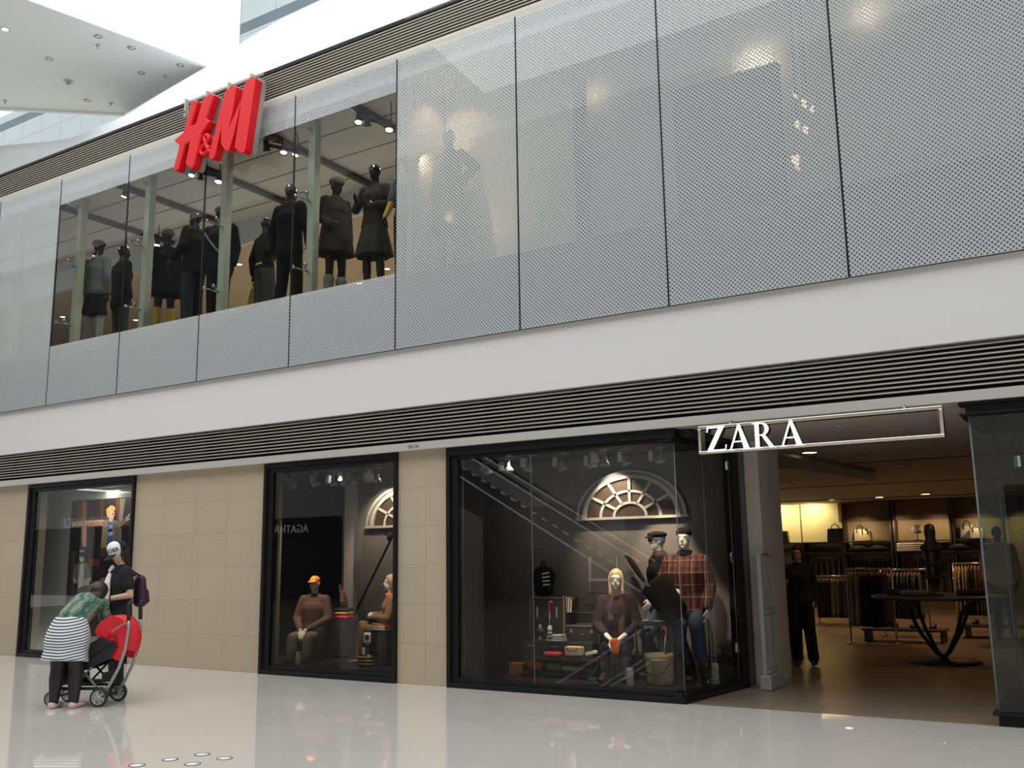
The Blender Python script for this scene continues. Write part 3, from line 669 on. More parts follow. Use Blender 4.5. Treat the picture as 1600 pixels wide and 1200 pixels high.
def g_trousers(J, q=.012, wide=0.0):
    b = MB(); s = J['s']; S = J['side']
    b.cap_seg(J['pelvis'] - (J['waist'] - J['pelvis']) * .15, J['pelvis'].lerp(J['waist'], .65), .168 * s + q, .115 * s + q, .145 * s + q, .105 * s + q, side=S)
    for n in 'LR':
        b.limb(J['hp' + n], J['kn' + n], .088 * s + q, .060 * s + q + wide * .5); b.limb(J['kn' + n], J['an' + n] + V((0, 0, .02)), .060 * s + q + wide * .5, .046 * s + q + wide)
    return b
def g_skirt(c0, c1, a0, b0, a1, b1, n=40, waves=0, amp=.0, rows=8, side=V((1, 0, 0)), ph=0):
    b = MB(); c0, c1 = V(c0), V(c1); d = (c1 - c0).normalized(); s, u = basis(d, side); rs = []
    for i in range(rows + 1):
        t = i / rows; a = a0 + (a1 - a0) * t ** .85; bb = b0 + (b1 - b0) * t ** .85; c = c0.lerp(c1, t)
        rs.append([c + s * cos(2 * pi * j / n) * a * (1 + amp * t * sin(waves * 2 * pi * j / n + ph)) + u * sin(2 * pi * j / n) * bb * (1 + amp * t * sin(waves * 2 * pi * j / n + ph)) for j in range(n)])
    b.sm = True; b.rings(rs, cap=True); b.sm = False; return b
def g_shoes(J, q=.008, boot=0.0):
    b = MB(); s = J['s']
    for n in 'LR':
        b.cap_seg(J['an' + n] + V((0, .025, -.03)) * s, J['to' + n], .036 * s + q, .04 * s + q, .042 * s + q, .024 * s + q * .5)
        if boot: b.limb(J['an' + n], J['an' + n].lerp(J['kn' + n], boot), .038 * s + q, .058 * s + q)
    return b
def put(b, name, m, root, vox=.011, it=3):
    return b.build(name, m, root, remesh=vox, smooth_it=it)
def halffoot(J): return J
# simple hats / hair around the head frame
def hframe(J):
    f = J['hf'].normalized(); u = J['hu']; u = (u - f * u.dot(f)).normalized(); return J['head'], u.cross(f), f, u, J['s']
def g_beret(J, puff=.0):
    b = MB(); c, r, f, u, s = hframe(J); b.ell(c + u * (.055 + puff) * s - f * .01, (.092 + puff) * s, (.105 + puff) * s, (.062 + puff) * s, ax=(r, f, u)); return b
def g_hair(J, length=.0, q=.012, cut=.02):
    """cap of hair behind the hairline, plus a fall behind the neck of the given length"""
    b = MB(); c, r, f, u, s = hframe(J)
    b.ell(c + u * .032 * s - f * .022 * s, .079 * s + q * .5, .094 * s + q * .5, .092 * s + q * .5, ax=(r, f, u))
    b.ell(c + u * .078 * s + f * .03 * s, .055 * s, .045 * s, .03 * s, ax=(r, f, u), n=12, k=8)
    if length:
        for k in (-1, 0, 1):
            p = c - f * .045 * s + r * .045 * k * s; b.limb(p, p - u * length * s, .05 * s, .036 * s)
        for k in (-1, 1):
            p = c + r * .072 * k * s + f * .005 * s; b.limb(p + u * .03 * s, p - u * length * .75 * s, .022 * s, .018 * s)
    return b
UP = 4.76
def figure(name, loc, rz, label, cat='mannequin', group=None): return thing(name, loc, label, cat, rz, group)
mat('coat_charcoal', (.010, .010, .011), .9, spec=.12, bump=.08, vscale=40); mat('coat_grey', (.048, .047, .044), .9, spec=.12, bump=.08, vscale=40); mat('knit_black', (.011, .010, .010), .9, spec=.12)
mat('wool_brown', (.040, .036, .030), .95, spec=.12, bump=.12, vscale=60); mat('cream_knit', (.36, .34, .28), .95, bump=.5, vscale=50); mat('fur_grey', (.15, .14, .12), .95, bump=1.0, vscale=45)
mat('mustard', (.55, .34, .03), .6); mat('denim_dark', (.03, .045, .075), .8, bump=.2, vscale=80); mat('grey_blouse', (.10, .105, .105), .7, bump=.3, vscale=30); mat('purple_cloth', (.16, .03, .16), .7)
mat('scarf_grey', (.14, .15, .16), .9); mat('tights_grey', (.30, .30, .27), .5)

# upstairs plinth for the window figures
pl_ = MB(); pl_.box(-15.6, -7.02, W + .12, 10.5, 4.76, 4.84)
tag(pl_.build('display_plinth', 'plinth_black', bevel=.005), 'low black display plinth under the dark mannequins upstairs', 'plinth')
PZ = 4.84
def upfig(px, ytop, Y, label, H0, rz, fem, extra=0.0, **o):
    """stand a figure of height H0 on the plinth on the ray through the given column"""
    p = onY(px, (ytop + 490) / 2, Y); p.x = min(p.x, -7.36)
    r = figure('mannequin', (p.x, Y, PZ + .016), rz, label); J = joints(H0 + (.15 if px < 200 else .08), fem, **o); return r, J
HUPX = dict(hf=(0, -1, 0))
def walkarms(fem, bend=.3):
    return {}
# A: woman in grey blouse and dark skirt, facing away
r, J = upfig(151, 385, 9.45, 'black mannequin in a grey blouse and dark skirt, leftmost in the upper window', 1.74, radians(200), True)
put(bodyblob(J), 'body', 'mannequin_black', r, .012); put(g_top(J, .022, .95), 'blouse', 'grey_blouse', r); put(g_skirt(V((0, 0, 1.08)), V((0, 0, .60)), .15, .11, .21, .16, waves=7, amp=.05), 'skirt', 'knit_black', r)
b = MB()
for n in 'LR': b.limb(J['kn' + n] + V((0, 0, .1)), J['kn' + n].lerp(J['an' + n], .35), .066, .064); b.limb(J['kn' + n].lerp(J['an' + n], .35), J['an' + n], .064, .044)
put(b, 'stockings', 'tights_grey', r); put(g_beret(J, .005), 'cap', 'knit_black', r); put(g_shoes(J), 'shoes', 'mannequin_black', r)
# B: man in long jacket facing right
r, J = upfig(191, 366, 10.05, 'bald black mannequin in a dark jacket and grey trousers beside the leftmost one', 1.86, radians(170), False)
put(bodyblob(J), 'body', 'mannequin_black', r, .012); put(g_top(J, .025, 1.0, hem=.9), 'jacket', 'coat_charcoal', r); put(g_trousers(J, .014), 'trousers', 'coat_grey', r); put(g_shoes(J), 'shoes', 'mannequin_black', r)
# C: woman with fur hat, black cape coat and mustard boots
r, J = upfig(259, 360, 9.6, 'black mannequin with a grey hat, black swing coat and mustard yellow boots', 1.72, radians(60), True, elR=(-.24, -.05, 1.15), wrR=(-.26, -.22, .98), hdR=(0, -1, -.1), hf=(.35, -.9, -.15))
put(bodyblob(J), 'body', 'mannequin_black', r, .012)
b = g_top(J, .03, .9, hem=.3); b2 = g_skirt(V((0, 0, 1.30)), V((0, 0, .72)), .17, .14, .31, .26, waves=6, amp=.05); b.v, b.f, b.m, b.s = b.v + b2.v, b.f + [tuple(i + len(b.v) for i in f) for f in b2.f], b.m + b2.m, b.s + b2.s
put(b, 'coat', 'coat_charcoal', r); put(g_beret(J, .012), 'hat', 'fur_grey', r)
b = MB()
for n in 'LR':
    b.limb(J['an' + n], J['an' + n].lerp(J['kn' + n], .95), .050, .066); b.cap_seg(J['an' + n] + V((0, .025, -.03)), J['to' + n], .044, .048, .048, .03)
put(b, 'boots', 'mustard', r)
# D: man with scarf, jacket, grey trousers, head turned left
r, J = upfig(303, 336, 9.55, 'tall black mannequin in a dark jacket with a grey strap over the shoulder', 1.88, radians(-80), False, elL=(.27, .03, 1.16), wrL=(.22, -.2, 1.0), hdL=(-.3, -1, -.3), elR=(-.26, .05, 1.14), wrR=(-.26, -.15, .95), hdR=(.1, -.6, -.8))
put(bodyblob(J), 'body', 'mannequin_black', r, .012); put(g_top(J, .03, .95, hem=.6), 'jacket', 'coat_charcoal', r); put(g_trousers(J, .02, .02), 'trousers', mat('trouser_charcoal', (.03, .03, .032), .9, spec=.12, bump=.3, vscale=50), r); put(g_shoes(J), 'shoes', 'mannequin_black', r)
b = MB(); b.tube([(.06, -.15, 1.05), (.10, -.155, 1.25), (.13, -.10, 1.44), (.10, .02, 1.50), (.02, .14, 1.42), (-.06, .17, 1.2)], .014, 6); put(b, 'strap', 'scarf_grey', r, .008)
# E: man half hidden by a post, pale sash
r, J = upfig(343, 333, 9.6, 'black mannequin in a cap and black coat with a pale diagonal sash', 1.86, radians(20), False)
put(bodyblob(J), 'body', 'mannequin_black', r, .012); put(g_top(J, .035, 1.0, hem=.9), 'coat', 'coat_charcoal', r); put(g_trousers(J, .012), 'trousers', 'knit_black', r); put(g_beret(J), 'cap', 'knit_black', r); put(g_shoes(J), 'shoes', 'mannequin_black', r)
b = MB(); b.tube([(-.20, -.16, 1.50), (-.10, -.19, 1.36), (.05, -.20, 1.18), (.20, -.16, 1.02)], .02, 6); put(b, 'sash', 'scarf_grey', r, .009)
# F: woman from behind with yellow belt and bag
r, J = upfig(414, 318, 10.1, 'black mannequin with a yellow belt and wide grey trousers, seen from behind', 1.74, radians(170), True, elL=(.27, .04, 1.14), wrL=(.30, .0, .90), elR=(-.25, .1, 1.15), wrR=(-.22, -.1, 1.32))
put(bodyblob(J), 'body', 'mannequin_black', r, .012); put(g_top(J, .02, .95), 'jacket', 'knit_black', r); put(g_trousers(J, .02, .06), 'trousers', 'coat_grey', r)
b = MB(); b.sm = True; b.rings([[(.168 * cos(t), .132 * sin(t), z) for t in [2 * pi * i / 24 for i in range(24)]] for z in (1.0, 1.05)]); b.build('belt', 'mustard', r)
c_ = (r.location + Matrix.Rotation(radians(170), 3, 'Z') @ V((.30, -.0, .80)))
bg_ = thing('handbag', c_, 'mustard yellow soft bag hanging from the hand of the mannequin with the yellow belt', 'bag')
b = MB(); b.cap_seg((0, 0, -.10), (0, 0, -.34), .05, .03, .12, .055); put(b, 'bag_body', 'mustard', bg_); b = MB(); b.tube([(-.03, 0, -.1), (0, 0, .02), (.03, 0, -.1)], .009, 6); b.build('bag_strap', 'mustard', bg_)
# G: big man from behind
r, J = upfig(452, 290, 9.6, 'broad bald black mannequin in a suit jacket, turned away, right of the yellow bag', 1.90, radians(183), False, elR=(-.29, .0, 1.14), wrR=(-.30, -.03, .88), elL=(.29, .0, 1.14), wrL=(.30, -.03, .88), knL=(.12, -.02, .48), knR=(-.12, -.02, .48), anL=(.15, 0, .075), anR=(-.15, 0, .075), toL=(.17, -.15, .03), toR=(-.17, -.15, .03))
put(bodyblob(J), 'body', 'mannequin_black', r, .012); put(g_top(J, .035, 1.0, hem=.85), 'jacket', 'coat_charcoal', r); put(g_trousers(J, .018, .01), 'trousers', 'knit_black', r); put(g_shoes(J), 'shoes', 'mannequin_black', r)
# H: fur hat, big grey coat, leg warmers, facing right
r, J = upfig(524, 283, 9.55, 'black mannequin in a pale fur hat, baggy grey coat and cream leg warmers', 1.74, radians(75), True, elR=(-.2, .0, 1.14), wrR=(-.21, -.2, 1.0), hdR=(0, -1, -.1), hf=(.25, -.95, -.1))
put(bodyblob(J), 'body', 'mannequin_black', r, .012)
b = g_top(J, .035, .98, hem=.3); b2 = g_skirt(V((0, 0, 1.30)), V((0, 0, .70)), .17, .15, .27, .25, waves=5, amp=.05); n0 = len(b.v); b.v += b2.v; b.f += [tuple(i + n0 for i in f) for f in b2.f]; b.m += b2.m; b.s += b2.s
put(b, 'coat', 'wool_brown', r); put(g_beret(J, .012), 'hat', 'fur_grey', r)
b = MB()
for n in 'LR': b.limb(J['an' + n] + V((0, 0, .0)), J['an' + n].lerp(J['kn' + n], .6), .062, .072); b.limb(J['an' + n].lerp(J['kn' + n], .55), J['an' + n].lerp(J['kn' + n], .62), .08, .08)
put(b, 'leg_warmers', 'cream_knit', r); put(g_shoes(J), 'shoes', 'mannequin_black', r)
# I: woman, short jacket and full skirt, hands folded
r, J = upfig(585, 257, 9.55, 'bald black mannequin in a fitted jacket and full skirt with hands folded in front', 1.80, radians(10), True, elL=(.30, .0, 1.17), wrL=(.10, -.17, 1.13), hdL=(-1, -.2, -.1), elR=(-.28, .0, 1.17), wrR=(-.14, -.18, 1.16), hdR=(-.1, -.5, .6))
put(bodyblob(J), 'body', 'mannequin_black', r, .012)
put(g_top(J, .018, .98, hem=.2), 'jacket', 'wool_brown', r); put(g_skirt(V((0, 0, 1.10)), V((0, 0, .55)), .14, .10, .27, .22, waves=8, amp=.06), 'skirt', mat('skirt_dark', (.03, .028, .026), .9), r, .012); put(g_shoes(J), 'shoes', 'mannequin_black', r)
# J: figure cut by the right edge of the window, yellow glove
r, J = upfig(637, 252, 9.5, 'black mannequin with a yellow long glove at the right edge of the upper window', 1.78, radians(10), True, elR=(-.24, .02, 1.15), wrR=(-.30, -.06, .92), hdR=(-.2, -.3, -1))
put(bodyblob(J), 'body', 'mannequin_black', r, .012); put(g_top(J, .02, .5), 'blouse', 'grey_blouse', r); put(g_trousers(J, .016), 'trousers', 'knit_black', r); put(g_beret(J), 'hat', 'knit_black', r); put(g_shoes(J), 'shoes', 'mannequin_black', r)
b = MB(); b.limb(J['elR'].lerp(J['wrR'], .05), J['wrR'].lerp(J['elR'], .12), .046, .034); put(b, 'glove', 'mustard', r, .008)
# K: figure behind the dotted glass with a hand on the hip
r, J = upfig(690, 262, 9.45, 'dark mannequin with a hand on the hip, a silhouette behind the dotted glass', 1.80, radians(0), True, elL=(.36, .02, 1.20), wrL=(.17, -.03, 1.03), hdL=(-.6, -.1, -.6))
_q = onY(680, 350, 9.30); r.location.x = max(_q.x, -6.60); r.location.y = 9.24
put(bodyblob(J), 'body', 'mannequin_black', r, .012); put(g_top(J, .02, .95), 'jacket', 'knit_black', r); put(g_skirt(V((0, 0, 1.08)), V((0, 0, .5)), .15, .11, .24, .2), 'skirt', 'knit_black', r)
# ============================================================ UPSTAIRS FIXTURES
lab_post = {-5: 'left of the clothes window behind dotted glass', -4: 'at the left end of the clothes window', -3: 'between the leftmost pair and the yellow boots mannequin', -2: 'partly hiding the mannequin with the pale sash', -1: 'beside the mannequin in the fur hat', 0: 'x'}
def post(i, lab):
    x = PX(i) - .07
    if i == 0: x = PX(i) + .12
    r = thing('glazing_post', (x, 9.14, 4.84), 'pale green steel glazing post ' + lab, 'post')
    b = MB(); b.box(-.06, .06, -.06, .06, 0.002, 2.555); b.build('post_shaft', 'post_paint', r, bevel=.008)
    for z in (.36, 1.36, 2.39):
        b = MB(); b.tube([(0, -.06, z), (0, -.10, z)], .018, 8)
        for k in (-1, 1):
            b.tube([(0, -.09, z), (k * .10 + .05, -.30, z + .02)], [.014, .009], 6); b.tube([(k * .10 + .05, -.25, z + .02), (k * .10 + .05, -.325, z + .02)], .012, 8)
            b.lathe([(.001, 0), (.026, 0), (.030, .008), (.020, .014)], (k * .10 + .05, -.315, z + .02), 14, (0, 1, 0))
        b.build('glass_clamp', 'chrome', r)
for i in range(-5, 0): post(i, lab_post[i])
mat('track_black', (.03, .03, .03), .4); mat('track_chrome', (.5, .5, .5), .25, metal=1)
tl_ = ['rightmost', 'second from the right', 'middle', 'second from the left', 'leftmost']
for k, x in enumerate((-8.0, -9.6, -11.3, -12.95, -14.6)):
    r = thing('light_track', (x, 10.2, 7.36), 'black ceiling light track running inward upstairs, ' + tl_[k] + ' of five', 'light track')
    b = MB(); b.box(-.045, .045, -1.25, 1.19, -.04, .035); b.build('track_body', 'track_black', r, bevel=.004)
    b = MB(); b.box(-.10, -.07, -1.25, 1.19, -.02, .038); b.build('track_rail', 'track_chrome', r)
spots = [(560, 192, 1, 'far left of the three lamps nearest the window corner'), (574, 197, 0, 'middle of the three lamps nearest the window corner'), (608, 204, 2, 'flaring lamp at the upper right window corner'),
 (417, 236, 0, 'lamp right of the letter M, aimed left'), (443, 239, 1, 'middle lamp of the trio right of the letter M'), (461, 243, 2, 'brightest lamp of the trio right of the letter M'),
 (299, 275, 1, 'first lamp under the letter H'), (313, 281, 0, 'middle lamp of the trio under the red letters'), (341, 285, 2, 'flaring lamp under the red letters by the pane joint'),
 (193, 308, 1, 'single lamp at the top of the second pane'), (245, 384, 1, 'lamp beside the hat of the yellow boots mannequin'), (148, 401, 1, 'lamp beside the leftmost mannequin head')]
for k, (px, py, br, lab) in enumerate(spots):
    Y = 9.22 if k < 10 else 10.6
    p = onY(px, py, Y); d = V((.15 * (-1) ** k, -.25 if br else .35, -1)).normalized(); top = p - d * .11
    r = thing('track_spotlight', p, 'black track spotlight, ' + lab, 'spotlight')
    b = MB(); s_, u_ = basis(d); b.lathe([(.001, -.16), (.034, -.16), (.040, -.11), (.044, -.04), (.062, .0), (.054, .002), (.048, -.014), (.001, -.016)], (0, 0, 0), 16, d); b.build('housing', 'track_black', r)
    b = MB(); b.lathe([(.001, -.012), (.047, -.012), (.001, -.004)], (0, 0, 0), 14, d); b.build('lens', 'lamp_bright' if br == 2 else 'lamp_glow', r)
    b = MB(); b.tube([-d * .08, -d * .08 + V((.03, 0, .06)), (.03, 0, 7.37 - p.z)], .008, 6); b.build('bracket', 'track_black', r)
for g_ in ((560, 608), (417, 461), (299, 341)):
    a_ = onY(g_[0] + 2, {560: 188, 417: 231, 299: 270}[g_[0]], 9.27); c_ = onY(g_[1] - 2, {608: 198, 461: 239, 341: 279}[g_[1]], 9.27)
    r = thing('spotlight_bar', (a_ + c_) / 2, 'short black bar joining the three lamps ' + {560: 'at the upper right window corner', 417: 'right of the letter M', 299: 'under the red letters'}[g_[0]], 'bracket')
    h_ = (c_ - a_) / 2; b = MB(); b.bar(-h_ + V((0, 0, .04)), h_ + V((0, 0, .04)), .05, .05); b.build('bar_body', 'track_black', r, bevel=.01)
for k, (x, y) in enumerate(((-8.0, 9.4), (-9.7, 9.4), (-11.3, 9.4), (-13.0, 9.4), (-14.6, 9.4))):
    downlamp('track_lamp', (x, y, 7.30), 30, (1, .95, .86), 125, (x - .1, y + .9, 4.9))
    downlamp('track_lamp', (x, 10.7, 7.30), 50, (1, .95, .86), 140, (x, 10.7, 4.9))
# rear of the upper shop: recessed downlights in the low ceiling and light from them
def downlight(p, lab, on=True, e=0, group=None, r_=.07, nm='downlight', col=WARM):
    r = thing(nm, p, lab, 'ceiling light', group=group)
    b = MB(); b.lathe([(r_, 0), (r_ * 1.15, -.004), (r_ * .92, -.006), (r_ * .88, -.002), (r_ * .88, .0)], (0, 0, 0), 18); b.build('rim', 'track_chrome', r)
    b = MB(); b.lathe([(.001, -.003), (r_ * .86, -.003), (.001, -.001)], (0, 0, 0), 16); b.build('lamp_disc', 'lamp_bright' if on == 2 else ('lamp_glow' if on else 'upper_ceiling'), r)
    if e: downlamp('downlight_lamp', (p[0], p[1], p[2] - .03), e, col, 130)
    return r
G_ = 'small round downlights in the rear ceiling of the upper shop'
for (px, py), lb_ in zip(((374, 413), (485, 381), (607, 381), (605, 420), (563, 443), (98, 495), (212, 500), (330, 455)), ('left of the yellow bag', 'behind the broad mannequin', 'right of the mannequin with folded hands', 'low right by the window corner', 'between the fur hat and folded hands mannequins', 'at the far left of the window', 'behind the bald man beside the leftmost figure', 'behind the sash mannequin')):
    p = onZ(px, py, 6.975)
    if p.y < 19: downlight(p, 'small round downlight in the rear upper ceiling, ' + lb_, 1, 0, G_, .06)
for x in (-15, -12.5, -10, -8): downlamp('rear_lamp', (x, 13, 6.9), 110, (1, .80, .55), 150); downlamp('rear_lamp', (x - 2, 17, 6.9), 110, (1, .80, .55), 150)
# backing wall close behind the dotted panes, lit here and there
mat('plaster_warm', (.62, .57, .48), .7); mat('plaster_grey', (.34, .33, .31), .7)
xw = onY(683, 300, 9.50).x; xc = onY(660, 300, 9.42).x
struct(MB().box(xc, onY(683, 300, 9.42).x, 9.36, 9.50, 4.76, 7.4).build('column', mat('column_grey', (.10, .10, .10), .6)))
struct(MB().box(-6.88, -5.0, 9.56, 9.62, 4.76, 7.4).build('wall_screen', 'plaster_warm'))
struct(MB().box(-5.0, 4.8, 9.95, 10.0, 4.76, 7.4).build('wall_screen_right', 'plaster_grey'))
downlamp('screen_lamp', (xw + .12, 9.02, 6.35), 26, (1, .76, .44), 165, (xw + .20, 9.62, 6.0)); downlamp('screen_lamp', (xw + .50, 9.02, 5.5), 14, (1, .80, .52), 165, (xw + .5, 9.62, 5.6)); downlamp('screen_lamp', (xw + .35, 9.1, 7.3), 26, (1, .8, .5), 120, (xw + .35, 9.6, 5.6))
pa, pb = onY(1050, 158, 9.45), onY(1212, 101, 9.45)
b = MB(); b.box(pa.x, pb.x, 9.45, 9.60, 4.76, pb.z); cab_ = b.build('display_partition', mat('partition_dark', (.04, .04, .045), .6), bevel=.01); tag(cab_, 'dark free-standing display partition behind the dotted glass, light spilling over its top', 'partition')
b = MB(); b.box(pa.x - .02, pb.x + .02, 9.44, 9.61, pb.z + .001, pb.z + .03); b.build('top_cap', 'track_black', cab_)
for (px, py, e) in ((1175, 92, 22), (920, 140, 3.5), (1350, 8, 6)): p = onY(px, py, 9.78); downlamp('cove_lamp', tuple(p), e, (1, .76, .46), 165, (p.x, 9.95, p.z))
for k, px in enumerate((1243, 1259)):
    p = onY(px, 142, 9.42); b = MB(); b.box(-.012, .012, -.01, .01, 0, 7.4 - p.z); o = b.build('hanging_bar', 'track_black'); o.location = p; tag(o, ('left', 'right') [k] + ' dark hanging bar above the lamp-lit pieces', 'bar'); b = MB(); b.box(-.02, .02, -.02, .02, -.03, .0); b.build('end_cap', 'track_black', o)
for k, (px, py) in enumerate(((1242, 148), (1256, 163), (1245, 196), (1258, 205), (1243, 255), (1268, 172))):
    p = onY(px, py, 9.5); h = .055 if k < 4 else (.085 if k == 4 else .04)
    b = MB(); b.prism([(-h * .6, h), (h * .5, h), (h * .35, -h * .4), (h * .5, -h), (-h * .2, -h * .3)], lambda u, v, t: (u, t, v), 0, .02)
    o = b.build('glass_shard_lamp', mat('shard_glow', (1, .9, .7), emit=(1, .78, .5), es=2.2), bevel=.003); o.location = p; tag(o, 'small lit angular lamp piece behind the dotted glass, ' + ['top left', 'upper middle', 'middle left', 'middle right', 'lowest and largest', 'upper right'][k] + ' of six', 'lamp')
    b = MB(); b.tube([(0, .01, h), (0, .01, 7.4 - p.z)], .003, 5); b.build('hanging_wire', 'track_black', o)

# ============================================================ GROUND FLOOR DISPLAY WINDOWS
mat('bell_grey', (.42, .43, .42), .35, metal=.3); mat('box_white', (.55, .55, .52), .5)
bells = [(457.5, 757, 2), (492.8, 754, 2), (521, 754, 2), (538.7, 753, 2), (554, 751, 2), (576.7, 747.5, 2), (589, 748, 2), (760.8, 736, 3), (795, 732.3, 3), (828, 730.5, 3), (880, 728, 3), (924.7, 724, 3), (944.6, 721.5, 3), (978, 721, 3), (1032, 717, 3)]
for k, (px, py, wn) in enumerate(bells):
    Y = 9.42 + .10 * ((k * 7) % 3 - 1); p = onY(px, py, Y)
    r = thing('bell_spotlight', p, 'grey bell-shaped spotlight with a white gear box, %s in the %s display window' % ((['first', 'second', 'third', 'fourth', 'fifth', 'sixth', 'seventh'] if wn == 2 else ['first', 'second', 'third', 'fourth', 'fifth', 'sixth', 'seventh', 'eighth'])[k if wn == 2 else k - 7], 'narrow' if wn == 2 else 'corner'), 'spotlight')
    tilt = V((.25 * ((k * 5) % 3 - 1), .15, -1)).normalized()
    b = MB(); b.lathe([(.001, -.07), (.018, -.07), (.022, -.03), (.036, -.012), (.056, .012), (.062, .045), (.058, .045), (.050, .014), (.001, .0)], (0, 0, 0), 20, tilt); b.build('bell_shade', 'bell_grey', r)
    b = MB(); b.ell(tilt * .02, .03, .03, .03, 12, 8); b.build('bulb', 'box_white', r)
    top = 2.55 - p.z
    b = MB(); b.tube([-tilt * .06, V((.0, .02, .12)), V((0, .02, top - .1))], .007, 6); b.build('stem', 'bell_grey', r)
    b = MB(); dx = -.05 if k % 2 else -.09; b.box(dx - (.05 if k % 3 else .08), dx, -.0, .05, top - .16, top - .05); b.build('gear_box', 'box_white', r, bevel=.004)
    b = MB(); b.box(-.06, .06, .01, .03, top - .03, top - .02); b.box(-.005, .005, .01, .03, top - .06, top); b.build('hook_bracket', 'bell_grey', r)
# half round fanlight decoration
mat('fan_white', (.36, .35, .33), .6); mat('fan_pane', (.05, .035, .025), .3); mat('fan_line', (.02, .02, .02), .6)
def fanlight(cx, lab):
    r = thing('fanlight', (cx, 10.27, 1.835), lab, 'decoration'); RX_, RZ_ = .70, .54
    E = lambda t, f: (cos(t) * RX_ * f, sin(t) * RZ_ * f)
    b = MB(); b.add([(*[0, 0][:0], E(pi * i / 32, .82)[0], .0, E(pi * i / 32, .82)[1]) for i in range(33)], [tuple(range(33))]); b.build('dark_panes', 'fan_pane', r, fixn=False)
    def band(f0, f1, d0, nm, m, par):
        b = MB(); b.rings([[V((E(pi * i / 32, f0)[0], -d0, E(pi * i / 32, f0)[1])), V((E(pi * i / 32, f1)[0], -d0, E(pi * i / 32, f1)[1])), V((E(pi * i / 32, f1)[0], 0, E(pi * i / 32, f1)[1])), V((E(pi * i / 32, f0)[0], 0, E(pi * i / 32, f0)[1]))] for i in range(33)]); return b.build(nm, m, par)
    band(.82, 1.0, .03, 'outer_arch', 'fan_white', r); band(.90, .915, .032, 'arch_groove', 'fan_line', r); band(.93, .945, .032, 'arch_groove', 'fan_line', r)
    band(.52, .57, .02, 'middle_arch', 'fan_white', r); band(.27, .32, .02, 'inner_arch', 'fan_white', r)
    b = MB(); b.box(-.72, .72, -.03, 0, -.03, 0.0); b.build('sill_bar', 'fan_white', r)
    for a_ in (32, 62, 90, 118, 148):
        t = radians(a_); p, q = E(t, .30), E(t, .84); b = MB(); b.bar((p[0], -.01, p[1]), (q[0], -.01, q[1]), .02, .03, (0, 1, 0)); b.build('glazing_bar', 'fan_white', r)
fanlight(-4.755, 'white half-round fanlight with radiating bars on the corner window backdrop'); fanlight(-8.05, 'white half-round fanlight partly seen behind the narrow display window')
def vspot(loc, tgt, e, sp=45, c=(1, .80, .55)): return light('SPOT', 'display_lamp', loc, e, c, .02, tgt, sp, .6)
vspot((-4.95, 9.95, 2.45), (-4.90, 10.3, 1.86), 95, 80); vspot((-4.50, 9.05, 2.46), (-4.66, 9.55, 1.0), 200, 32); vspot((-4.2, 9.75, 2.4), (-4.40, 10.3, 1.15), 130, 46)
vspot((-3.90, 9.05, 2.46), (-3.90, 9.62, 1.35), 150, 34); vspot((-4.4, 9.1, 2.46), (-4.2, 9.95, 1.45), 80, 26); vspot((-5.1, 9.1, 2.46), (-5.15, 9.45, .45), 130, 40); vspot((-4.15, 9.02, 2.46), (-4.12, 9.28, .3), 110, 24); vspot((-4.75, 9.02, 2.46), (-4.80, 9.35, .25), 60, 30)
vspot((-8.3, 9.85, 2.45), (-8.4, 10.3, 1.88), 60, 80); vspot((-9.05, 9.05, 2.46), (-9.15, 9.6, .8), 170, 36); vspot((-7.7, 9.05, 2.46), (-7.78, 9.55, .8), 170, 36); vspot((-8.4, 9.3, 2.46), (-8.5, 9.95, .7), 80, 30)
for x, y in ((-5.9, 9.5), (-4.5, 9.5), (-7.7, 9.5), (-8.8, 9.6)): downlamp('display_fill_lamp', (x, y, 2.5), 6, (1, .88, .75), 150)

for k, (px, py, lab, on) in enumerate(((153, 57, 'round fitting in the white plate overhead, top of the middle pair', 0), (205, 75, 'round fitting right of the top one in the white plate overhead', 0), (282, 102, 'round fitting nearest the tip of the white plate', 0), (77, 92, 'faint round fitting left in the white plate', 0), (221, 114, 'faint round fitting below the tip fittings', 0), (136, 157, 'faint round fitting near the lower edge of the white plate', 0), (8, 46, 'warm lit fitting at the left picture edge of the white plate', 1))):
    downlight(tuple(on_plate(px, py)), lab, on, 0, None, .065, 'downlight')
for k, (px, py, lab) in enumerate(((153, 70, 'small sprinkler under the top fitting of the white plate'), (258, 118, 'small sprinkler near the tip of the white plate'), (173, 161, 'small sprinkler near the lower edge of the white plate'), (8, 157, 'small sprinkler at the left of the white plate'), (107, 127, 'small grey dome camera under the white plate'))):
    p = on_plate(px, py); r = thing('dome_camera' if k == 4 else 'sprinkler', p, lab, 'camera' if k == 4 else 'sprinkler')
    b = MB(); R_ = .07 if k == 4 else .03; b.lathe([(.001, 0), (R_, 0), (R_ * .9, -.02), (R_ * .3, -.03), (R_ * .3, -.06), (R_ * .7, -.065), (.001, -.075)], (0, 0, 0), 14); b.build('sprinkler_body' if k < 4 else 'dome', 'bell_grey', r); b = MB(); b.lathe([(R_, -.001), (R_ * 1.4, -.001), (R_ * 1.4, -.008), (R_, -.008)], (0, 0, 0), 14); b.build('collar', 'box_white', r)

for o in bpy.data.objects:
    if o.type == 'LIGHT' and o.name.startswith('screen_lamp'): o.data.shadow_soft_size = .006
